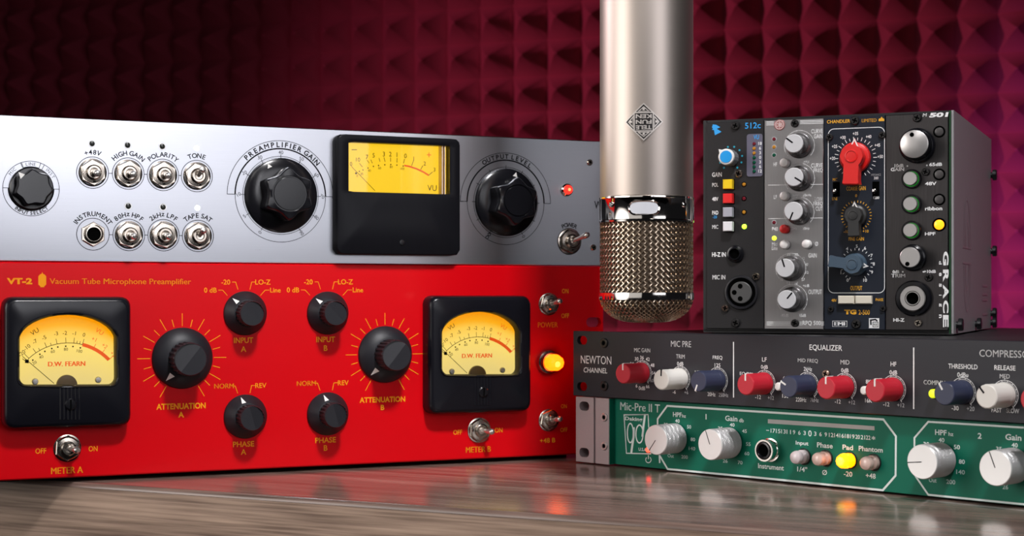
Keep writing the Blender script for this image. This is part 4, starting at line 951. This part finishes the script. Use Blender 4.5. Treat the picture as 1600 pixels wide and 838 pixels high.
# --- module 4
d = module(3, 'preamp_module', 'dark brushed module with large silver-faced gain knob, rightmost in the rack', dark_brushed, True)
screw(d, 1433, 184.3, 6.8); screw(d, 1446.4, 268.9, 6.2); screw(d, 1451, 434, 6.2); screw(d, 1434.6, 505, 6, 20, nickel)
d.t(white_ink, 'M', 1445, 179.8, 5.2, 6, .02, shear=.2); d.t(white_ink, '501', 1467, 179.6, 7.4, 29, .05, shear=.25)
face = mat('satin_knob_face', (.56, .54, .53), .3, .7)
def disc_knob(x, y, rs, rf, H, dot, name='knob'):
    a, z = d.px(x, y); k = d.k(x, y)
    o = d.part(name, MB().lathe([(rs*k, 0), (rs*k, 2), (rs*k*.93, 3), (rf*k*1.12, 3.4), (rf*k*1.1, H-1.2), (rf*k*1.0, H-.4)], 60), black_gloss, loc=(a, 0, z))
    f_ = d.part('knob_face', MB().lathe([(rf*k*1.04, H-1.2), (rf*k*1.0, H), (rf*k*.95, H+.25), (0, H+.25)], 60), face, parent=o, label='satin silver knob face')
    if dot is not None: d.part('knob_dot', MB().lathe([(1.35, H+.3), (0, H+.31)], 18, rf*k*.7*cos(R(dot)), rf*k*.7*sin(R(dot))), hole_black, parent=f_)
disc_knob(1433.5, 228, 27.5, 21.3, 13, 103); disc_knob(1426.5, 403, 21, 15.5, 12, -110)
glow = mat('green_glow_ring', (.02, .1, .02), .2, emit=(.02, .8, .05), estr=.25)
for y in (280, 319.5, 360.5):
    a, z = d.px(1424.5, y); k = d.k(1424, y)
    o = d.part('push_button', MB().lathe([(15.2*k, 0), (15.2*k, 1.4), (14*k, 2), (12*k, 2), (12*k, .8)], 44), black_gloss, loc=(a, 0, z)); d.part('button_cap', MB().lathe([(10.6*k, .5), (10.6*k, 6.4), (10*k, 7), (0, 7)], 40), face, parent=o)
    d.part('green_ring', MB().lathe([(11.9*k, 1.2), (10.8*k, 1.2)], 36), glow, parent=o)
dl = mat('dim_lens', (.06, .055, .055), .3)
for y in (206, 272.7, 312): led(d, 1467.5, y, 7, dl, h=.6, ring=hole_black)
led(d, 1467.5, 351.3, 8, mat('orange_led', (.9, .4, .02), .2, emit=(1, .30, .005), estr=1.8), h=1.0, label='lit orange indicator light', ring=hole_black)
for l, x, y, h, w_, sh in (('10dB', 1404.8, 259, 5.6, 14, 0), ('GAIN', 1402.3, 264.8, 5.6, 21, 0), ('65dB', 1462, 257, 5.4, 20, 0), ('48V', 1454.3, 287, 5.6, 18, 0), ('ribbon', 1458.8, 326, 5.8, 27, 0), ('HPF', 1453.4, 365.5, 5.2, 16.5, 0), ('0dB', 1400, 425, 4.8, 10.5, 0), ('TRIM', 1403.5, 431, 5.6, 22, 0), ('+10dB', 1452.8, 424.4, 5, 19, 0), ('HI-Z', 1404.6, 500.2, 5.4, 17.5, 0)): d.t(white_ink, l, x, y, h, w_, .03)
for x, y in ((1417.8, 259.6), (1448.2, 258.6), (1410.6, 425), (1443, 425)): a, z = d.px(x, y); d.ink(white_ink).flat(ngon(a, z, .55, 10))
a, z = d.px(1427.5, 466.5); k = d.k(1427, 466)
o = d.part('jack_socket', MB().lathe([(28*k, 0), (28*k, 1.5), (26*k, 2.4), (21*k, 2.6), (21*k, 1.6)], 56), black_gloss, loc=(a, 0, z), label='instrument jack with bright steel ring')
d.part('jack_ring', MB().lathe([(19.6*k, 1.5), (19.6*k, 4), (18.6*k, 4.6), (12*k, 4.6), (11.4*k, 3.4), (10.6*k, 5), (9.6*k, 5), (9.4*k, 2)], 48), steel, parent=o); d.part('socket_hole', MB().lathe([(9.5*k, 2.3), (0, 2.2)], 24), hole_black, parent=o)

d.flush()

b = MB(); b2 = MB()
for l, y, hpx in (('G', 404, 22), ('R', 431, 19), ('A', 456, 22), ('C', 479.5, 20), ('E', 502, 19)):
    a, z = d.px(1477.8, y); k = d.k(1477, y); b.text(l, a, z, 8.6*k, hpx*k, .04, rot=-90)
for l, y in zip('design', (410.8, 429, 446, 461.5, 477, 494.5)):
    a, z = d.px(1469.3, y); k = d.k(1469, y); b.text(l, a, z, 4.2*k, 5.4*k if l not in 'i' else 1.5*k, .03, rot=-90)
d.part('lettering', b, white_ink, kind='stuff')

# ------------------------------------------------------------------ right stack
RP, RU = (41.5, 1104.0), (.6913, -.7226)
# charcoal channel strip
d = Dev('channel_strip', RP, RU, -68.8, 'charcoal one-unit channel strip with red, white and navy knobs, on the green unit', 'channel strip')
char = brushed('charcoal_panel', (.022, .022, .028), .4, .3, metal=.2, spec=.35, amp=.12)
me = MB().box(0, 482.6, 0, 3.2, 0, 43.9, .35).mesh('front_panel', char)
cs = []
for x, y in ((909.5, 532), (909.5, 604.3)):
    a, z = d.px(x, y); cs.append(MB().prism(rrect(a-4.6, a+4.6, z-3.0, z+3.0, 2.95), -10, 10).mesh('c', None))
nm = cut(me, cs); l = nm.uv_layers.get('UVMap') or nm.uv_layers.new(name='UVMap')
for lp in nm.loops: c = nm.vertices[lp.vertex_index].co; l.data[lp.index].uv = (c.x*5, c.z*5)
nm.polygons.foreach_set('use_smooth', [False]*len(nm.polygons))
d.part('front_panel', nm, None)
d.part('chassis', MB().box(24, 459, 3.3, 320, .6, 43.4), mat('black_chassis', (.015, .015, .017), .45), sharp=30)
def socket_screw(d, x, y, r_):
    a, z = d.px(x, y); k = d.k(x, y); r = r_*k
    o = d.part('socket_screw', MB().lathe([(r*1.1, 0), (r*1.1, .8), (r*.95, 1.2), (r*.55, 1.2), (r*.5, .6), (r*.5, .5)], 28), dark_steel, loc=(a, 0, z)); d.part('hex_socket', MB().prism(ngon(0, 0, r*.52, 6, 20), -.55, -.4), hole_black, parent=o)
for x, y in ((944.6, 536.3), (944.6, 603.4)): socket_screw(d, x, y, 7)
d.t(white_ink, 'NEWTON', 931.3, 562.7, 12.5, 47.5, -.004); d.t(white_ink, 'CHANNEL', 930.6, 579, 8, 37, .004, shear=.15)
d.t(white_ink, 'MIC PRE', 1064.2, 537.8, 9.5, 31.5, .004); d.t(white_ink, 'EQUALIZER', 1290.3, 544.3, 10.2, 51, .004)
d.t(white_ink, 'COMPRESSOR', 1530.5, 552, 11, 84, .004, anchor='l')
for x, y0, y1 in ((1146.3, 534.6, 621.5), (1427.8, 543.3, 639.5)): d.line(white_ink, [(x, y0), (x, y1)], 2.2)
for l, x, y, h, w_ in (('MIC GAIN', 1003.5, 547.6, 6.4, 25), ('TRIM', 1063.3, 557.3, 6.4, 13.5), ('FREQ', 1121.3, 559.4, 6.6, 15), ('LF', 1194.5, 562, 6.6, 7.3), ('MID FREQ', 1262.4, 564.2, 6.8, 31.5), ('MID', 1320.4, 566.3, 7, 14), ('HF', 1396.2, 569.2, 7, 9), ('THRESHOLD', 1504.6, 573, 7.6, 45.5), ('RELEASE', 1570.3, 575.1, 7.6, 33),
    ('30', 994.8, 561, 5.6, 5.8), ('36', 1003.2, 559, 5.6, 5.8), ('42', 1012.2, 561.6, 5.6, 6), ('48', 1019.6, 571, 5.6, 6), ('54', 1021.3, 583.2, 5.4, 5.6), ('60', 1018.8, 595, 5.4, 5.4), ('66', 1012.2, 604.3, 5.4, 5.4), ('0dB', 1003.2, 606.9, 5.8, 10), ('6', 994.8, 603.3, 5.4, 2.7), ('24', 987.5, 568.8, 5.4, 5.4),
    ('0dB', 1063, 568.7, 6, 9.8), ('-6', 1053.6, 612.9, 5.4, 5), ('+6', 1072.5, 613.6, 5.4, 6), ('HPF', 1091.5, 582.3, 5.8, 11), ('125', 1121.3, 571, 6, 9), ('20Hz', 1111.8, 616.4, 6.2, 12.5), ('250Hz', 1130.6, 617.6, 6, 15),
    ('0dB', 1194.5, 573.7, 6, 10.8), ('-12', 1184.7, 620.7, 6.2, 9), ('+12', 1204.6, 622, 6, 9.5), ('EQ IN', 1164.5, 584.6, 6, 17), ('2kHz', 1262.4, 577, 6.4, 13), ('220Hz', 1251.8, 624.9, 6.4, 16.5), ('7kHz', 1272.7, 625.6, 6.2, 13), ('60', 1227, 591, 6, 7), ('150', 1227.5, 619, 6, 10),
    ('0dB', 1320.3, 579, 6.4, 11.6), ('-12', 1309.2, 627.7, 6.4, 9), ('+12', 1331, 629, 6.2, 10.5), ('8K', 1357, 596.7, 6.4, 8), ('16K', 1357.3, 626.2, 6.4, 10.8), ('0dB', 1396.1, 582.3, 6.6, 12), ('-12', 1385, 632, 6.6, 9.5), ('+12', 1407.6, 633.4, 6.4, 11.3),
    ('COMP IN', 1460, 598.2, 7, 33.5), ('0dBu', 1504.4, 586, 7.2, 17), ('-30', 1492.6, 638, 7, 10.8), ('+20', 1516.7, 639, 7, 12), ('MED', 1570, 588.3, 6.8, 15.6), ('FAST', 1557.3, 641.2, 7, 15.5), ('SLOW', 1582.6, 642.3, 7, 20)):
    d.t(grey_ink if y > 605 and l[0] in '+67' or l in ('250Hz', '7kHz', '60') and x < 1280 and y > 590 else white_ink, l, x, y, h, w_, .008)
nred = mat('red_knob', (.50, .012, .028), .42, bump=.1, bscale=2500); nwht = mat('white_knob', (.74, .71, .66), .42); nnavy = mat('navy_knob', (.028, .034, .072), .42, bump=.1, bscale=2500)
def strip_knob(ax, ay, m, ptr, full=True, H=18.8):
    a, z = d.px(ax, ay); r = 6.55
    for a0, a1 in ((-52, 232),):
        d.ink(white_ink).arc(a, z, 7.95, a0, a1, .3, n=40); d.ink(white_ink).arc(a, z, 7.05, a0, a1, .22, n=40)
        for i in range(12): q = a0+(a1-a0)*i/11; d.ink(white_ink).tick(a, z, 7.0, 8.0 if i not in (0, 11) else 8.9, q, .32 if full else .2)
        d.ink(white_ink).tick(a, z, 7.9, 8.9, 90, .3)
    o = d.part('knob', shared(('sk', m.name), lambda: MB().lathe([(6.75, .5), (6.75, 3.6), (6.6, 4.0), (r*.975, 4.6), (r, H-.9), (r*.95, H-.3), (r*.88, H), (0, H)], 48, mod=lambda t, k: 1-.02*(cos(t*30) < 0) if 2 < k < 5 else 1).mesh('knob', m)), None, loc=(a, 0, z), rot=(0, R(90-ptr), 0))
    pm = black_ink if m is nwht else white_paint
    d.part('pointer', shared(('skp', pm.name), lambda: MB().box(-.5, .5, -H-.12, -H+.5, r*.35, r*.99).box(-.5, .5, -H+.5, -12.2, r*.97, r*1.03).mesh('pointer', pm)), None, parent=o)
for ax, ay, m_, p in ((1003.6, 582.7, nred, 90), (1063.2, 592, nwht, 88), (1121.3, 594.5, nnavy, -112), (1194.8, 599.3, nred, 90), (1262, 602.7, nnavy, 152), (1320, 604.7, nred, 90), (1396.2, 608.6, nred, 90), (1504.2, 613.1, nnavy, 120), (1570, 617.6, nwht, 130), (1640, 622.5, nred, 110)): strip_knob(ax, ay, m_, p)
# further knobs outside the frame are left out; small push buttons
for x, y, m_, lab in ((1222.5, 604, white_paint, None), (1356.5, 610, white_paint, None), (1463.5, 615, mat('lime_button', (.7, .8, .02), .3, emit=(.72, .85, .01), estr=.75), 'lit lime-yellow push button'), (977, 590.5, mat('dark_button', (.06, .06, .06), .4), None)):
    a, z = d.px(x, y); o = d.part('push_button', MB().lathe([(3.3, 0), (3.3, .5), (2.9, .6)], 24), hole_black, loc=(a, 0, z)); d.part('button_cap', MB().lathe([(2.5, 0), (2.5, 4.2), (2.0, 4.9), (0, 5.1)], 24), m_, parent=o, label=lab)
screw(d, 1291.5, 584.3, 6.5, 20, mat('bronze_screw', (.25, .17, .13), .35, .8))
d.flush()

# green preamplifier
d = Dev('green_preamp', RP, RU, -113.4, 'green one-unit microphone preamplifier with knurled silver knobs at the desk edge', 'preamplifier')
green = mat('green_paint', (.002, .135, .082), .42, bump=.05, bscale=1200, spec=.2)
ear_m = mat('sparkle_grey', (.40, .34, .35), .45, .35, var=.25, bscale=2200)
a0, _ = d.px(899.7, 670); a1, _ = d.px(927.5, 670); a2, _ = d.px(930.5, 672); a3, _ = d.px(951.3, 672); 
ER = 0
me = MB().box(a0, a3, ER, 9, 0, 44.0, .2)
msh = me.mesh('ear', ear_m, sharp=20); cs = [MB().box(a1, a2, -5, 1.6, -5, 50).mesh('c', None)]
for x, y in ((912.8, 635), (912.8, 707.5)):
    a, z = d.px(x, y); cs.append(MB().prism(rrect(a-4.6, a+4.6, z-3.1, z+3.1, 3.05), -10, 20).mesh('c', None))
nm = cut(msh, cs); nm.polygons.foreach_set('use_smooth', [False]*len(nm.polygons)); d.part('ear', nm, None, label='speckled grey mounting ear with two slots')
for x, y in ((944.4, 652.4), (944.4, 697.2)):
    a, z = d.px(x, y); r = 2.6
    o = d.part('socket_screw', MB().lathe([(r*1.1, 0), (r*1.1, .5), (r*.95, .8), (r*.6, .8), (r*.55, .3)], 28), steel, loc=(a, 0, z)); d.part('hex_socket', MB().prism(ngon(0, 0, r*.56, 6, 20), -.35, -.1), hole_black, parent=o)
FR = 5.0       # the green face sits this far behind the ear
gx0 = d.px(951.3, 672)[0]
d.part('front_panel', MB().box(gx0, 482.6-gx0, FR, 9, .2, 43.9, .2), green)
d.part('panel_edge', MB().box(gx0+.0, gx0+.4, ER+.6, FR, .2, 43.8), green)
d.part('chassis', MB().box(24, 459, 9.1, 320, .8, 43.4), MATS['black_chassis'], sharp=30)
for u in (60, 430):
    for y in (30, 280): d.part('rubber_foot', MB().box(u-8, u+8, y-8, y+8, -1.1, .9), black_plastic)
gi = mat('pale_green_ink', (.68, .78, .76), .45)
hh = -FR
def T(l, x, y, h, w=None, bold=.012, m=None, rot=0): d.t(m or gi, l, x, y, h, w, bold, rot, hh=hh)
def L_(pts, w, m=None): d.ink(m or gi).stroke([d.px(x, y, hh) for x, y in pts], w*d.k(pts[0][0], pts[0][1], hh), y=FR-.12)
T('Mic-Pre II T', 1000, 636.8, 12.5, 62, .015)
L_([(975.2, 648.6), (1012.8, 648.0), (1014.5, 680), (1017, 709.5), (979, 708.6), (975.2, 648.6), (1012.8, 648)], 1.6)
T('Daking', 990.3, 655.8, 7.5, 27, .02); T('U.S.A', 1004, 702.7, 5, 12, .02)
def ell(cx, cy, rx, ry, w): L_([(cx+rx*cos(2*pi*i/24), cy+ry*sin(2*pi*i/24)) for i in range(26)], w)
ell(985, 677, 4.6, 15, 2.2); ell(999.3, 678.5, 5.6, 14, 2.2)
L_([(990.5, 668), (990, 684), (986.5, 708)], 4.2); L_([(1008, 648.6), (1005.5, 667), (1004, 683)], 4.2)
ex = [(1013.3+4.2*cos(R(t)), 718.8+4.6*sin(R(t))) for t in range(-55, 236, 15)]; L_(ex, 1.3); L_([(1013.3, 711.5), (1013.3, 718)], 1.3)
L_([(1031, 724), (1030, 700), (1027.6, 680), (1027.7, 655), (1042.6, 634.6), (1208, 645), (1380.5, 655.8), (1400, 682), (1399.5, 743.5), (1379.5, 766.4), (1208, 749), (1043.3, 733.3), (1029, 709), (1027.5, 690)], 3)
L_([(1600, 668.5), (1450.6, 659.4), (1429, 684.5), (1429, 742), (1450.6, 773.5), (1620, 790.5)], 3.2)
a_ = [d.px(x, y, hh) for x, y in ((1200, 655.2), (1366.6, 666.3), (1366.6, 672.7), (1200, 661.8))]; d.ink(mat('meter_strip', (.36, .37, .36), .3)).flat([(p[0], p[1]) for p in a_][::-1], FR-.15)
T('HPF', 1058.5, 648.3, 7.4, 13.5, .02); T('hz', 1069, 650.3, 5.4, 6); T('1', 1103.4, 651.5, 8.5, 1.7, .02); T('Gain', 1142.8, 654.3, 8.5, 19, .02); T('db', 1158.6, 657.2, 6, 7.5)
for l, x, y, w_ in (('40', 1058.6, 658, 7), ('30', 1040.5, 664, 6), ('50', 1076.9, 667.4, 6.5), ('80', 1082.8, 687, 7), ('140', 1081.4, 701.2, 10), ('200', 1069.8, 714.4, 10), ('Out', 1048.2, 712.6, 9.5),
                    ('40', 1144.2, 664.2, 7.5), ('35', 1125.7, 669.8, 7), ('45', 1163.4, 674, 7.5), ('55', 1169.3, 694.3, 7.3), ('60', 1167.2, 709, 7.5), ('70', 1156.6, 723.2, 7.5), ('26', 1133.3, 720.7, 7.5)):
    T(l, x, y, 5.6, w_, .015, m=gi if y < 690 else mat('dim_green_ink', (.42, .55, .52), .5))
nums = '-', '17', '15', '13', '11', '9', '6', '3', '0', '3', '6', '9', '12', '14', '16', '18', '19', '20', '21', '22', '*'
for i, l in enumerate(nums):
    x = 1199.5+i*(1365-1199.5)/20; T(l, x, 672.8+i*.60, {'-': 1, '0': 9.5, '*': 6}.get(l, 6.6), {'-': 4.5, '0': 5.2, '*': 6, '9': 3.7, '6': 3.7, '3': 3.7}.get(l, 6.9), .01)
T('Instrument', 1204.7, 729.9, 8, 40, .015)
for l, x, y, w_ in (('Input', 1253.4, 693.6, 20), ('Phase', 1289, 696.3, 24.5), ('Pad', 1324.8, 699.5, 16.5), ('Phantom', 1360.6, 702.3, 37.5)): T(l, x, y, 8, w_, .02)
for l, x, y, w_ in (('1/4"', 1253.6, 733.7, 15.5), ('Ø', 1288.6, 738.6, 7.5), ('-20', 1325.2, 741, 13.3), ('+48', 1360.6, 744, 15.5)): T(l, x, y, 8, w_, .015)
T('HPF', 1470.2, 676.2, 8.4, 18, .02); T('hz', 1486, 678.6, 6, 7.5); T('2', 1530.9, 681.5, 9, 6, .02); T('Gain', 1583.5, 683.8, 9.5, 25, .02)
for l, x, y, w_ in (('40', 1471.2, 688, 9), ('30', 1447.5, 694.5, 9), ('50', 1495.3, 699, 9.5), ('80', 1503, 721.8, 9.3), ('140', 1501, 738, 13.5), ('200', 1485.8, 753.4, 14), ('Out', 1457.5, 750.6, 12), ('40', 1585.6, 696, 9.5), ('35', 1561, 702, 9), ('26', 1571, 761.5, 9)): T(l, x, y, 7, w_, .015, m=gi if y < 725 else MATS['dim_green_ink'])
kn_alu = mat('knurled_aluminium', (.50, .49, .49), .34, .45); kn_top = mat('white_aluminium_face', (.80, .79, .78), .32, .35)
def knurl():
    b = MB(); r = 9.65; n = 324; m_ = 66; H = 20; vs = []; fs = []
    for j in range(m_+1):
        h = 1+(H-1.4)*j/m_
        for i in range(n):
            t = 2*pi*i/n; u = i/n*54; v = h*.95
            q = abs(((u+v) % 1)-.5)+abs(((u-v) % 1)-.5)       # diamonds
            rr = r-.5*(1-min(1, q*1.25)) if 0 < j < m_ else r-.3
            vs.append((rr*cos(t), -h, rr*sin(t)))
    for j in range(m_):
        for i in range(n): l = (i+1) % n; fs.append((j*n+i, j*n+l, (j+1)*n+l, (j+1)*n+i))
    return b.add(vs, fs).mesh('knob', kn_alu, sharp=20)
def gknob(ax, ay, ptr, hole=False):
    a, z = d.px(ax, ay, hh)
    o = d.part('knob', shared('kn', knurl), None, loc=(a, FR, z), rot=(0, R(90-ptr), 0))
    d.part('knob_face', shared('knf', lambda: MB().lathe([(9.45, 19.4), (9.4, 20), (9.1, 20.3), (0, 20.3)], 72).mesh('knob_face', kn_top)), None, parent=o, label='pale turned knob face')
    d.part('pointer', shared('knp', lambda: MB().stroke([(0, .2), (0, 9.2)], .5, -20.4).mesh('pointer', black_ink)), None, parent=o)
    if hole: d.part('set_screw', MB().lathe([(1.5, 9.5), (0, 9.8)], 14).mesh('set_screw', dark_steel), None, parent=o, loc=(0, 0, 0), rot=(R(-90), 0, 0) if 0 else (0, 0, 0)).matrix_local = Matrix.Rotation(-o.rotation_euler.y, 4, 'Y') @ Matrix.Translation((0, -11*S, 0)) @ Matrix.Rotation(R(-62), 4, 'X')
gknob(1057.2, 684.8, 232); gknob(1141.8, 692, 112, True); gknob(1471.8, 718.2, 186); gknob(1585.6, 727.5, 112, True)
# instrument jack
a, z = d.px(1205.5, 703.2, hh)
o = d.part('jack_socket', MB().lathe([(7.2, 0), (7.2, 1.8), (6.3, 2), (6.1, 6), (6.9, 6.3), (6.9, 7.4), (6.6, 7.8), (5.6, 7.8), (5.5, 6.9)], 60, mod=lambda t, k: 1-.03*(cos(t*30) < 0) if 3 < k < 6 else 1), chrome, loc=(a, FR, z))
d.part('socket_collar', MB().lathe([(5.5, 7.2), (5.2, 8.6), (4.2, 8.8), (3.7, 8.4), (3.6, 7.0)], 36), black_gloss, parent=o); d.part('socket_hole', MB().lathe([(3.7, 7.2), (0, 7.1)], 24), hole_black, parent=o)
# bulbous lamp buttons
clr = mat('clear_plastic_lens', (.62, .54, .55), .10, coat=.4); pink = mat('pinkish_plastic_lens', (.66, .48, .42), .10, coat=.4)
litl = mat('lit_amber_lens', (.9, .5, .02), .15, emit=(1, .21, .0), estr=4); core = mat('lit_amber_core', (1, .8, .1), .2, emit=(1, .75, .02), estr=1.5)
for x, y, m_, lab in ((1256.2, 713.8, clr, 'clear round input push button'), (1290.5, 716.3, pink, 'pinkish clear phase push button'), (1327.8, 719.6, litl, 'lit amber pad push button'), (1365.5, 722.8, pink, 'pinkish clear phantom push button')):
    a, z = d.px(x, y, hh)
    o = d.part('push_button', MB().lathe([(5.0, 0), (5.0, .6), (4.6, .8), (4.4, .3)], 28), dark_steel, loc=(a, FR, z), label=lab)
    if m_ is litl:
        d.part('lens', MB().lathe([(4.3, 0), (4.3, 3.5), (4.6, 4), (4.4, 7), (3.6, 9), (1.8, 10), (0, 10.2)], 10), m_, parent=o, sharp=10)
        d.part('lens_core', MB().lathe([(2.9, 9.6), (2.3, 10.2), (0, 10.6)], 7), core, parent=o, sharp=10)
    else:
        d.part('lens', MB().lathe([(4.2, 0), (4.2, 3.0), (2.9, 4), (2.9, 5.2), (4.0, 6), (4.1, 7.5), (3.6, 9), (2.2, 10), (0, 10.3)], 30), m_, parent=o)
        d.part('bulb', MB().lathe([(1.6, 2), (1.6, 6), (1.0, 7), (0, 7.3)], 12), chrome, parent=o)
a, z = d.px(1013.3, 703.2, hh); d.part('power_light', MB().lathe([(1.8, 0), (1.6, 1), (0, 1.4)], 14), mat('red_power_light', (.9, .1, .05), .2, emit=(1, .03, .015), estr=7), loc=(a, FR, z), label='glowing red power light')
d.flush()
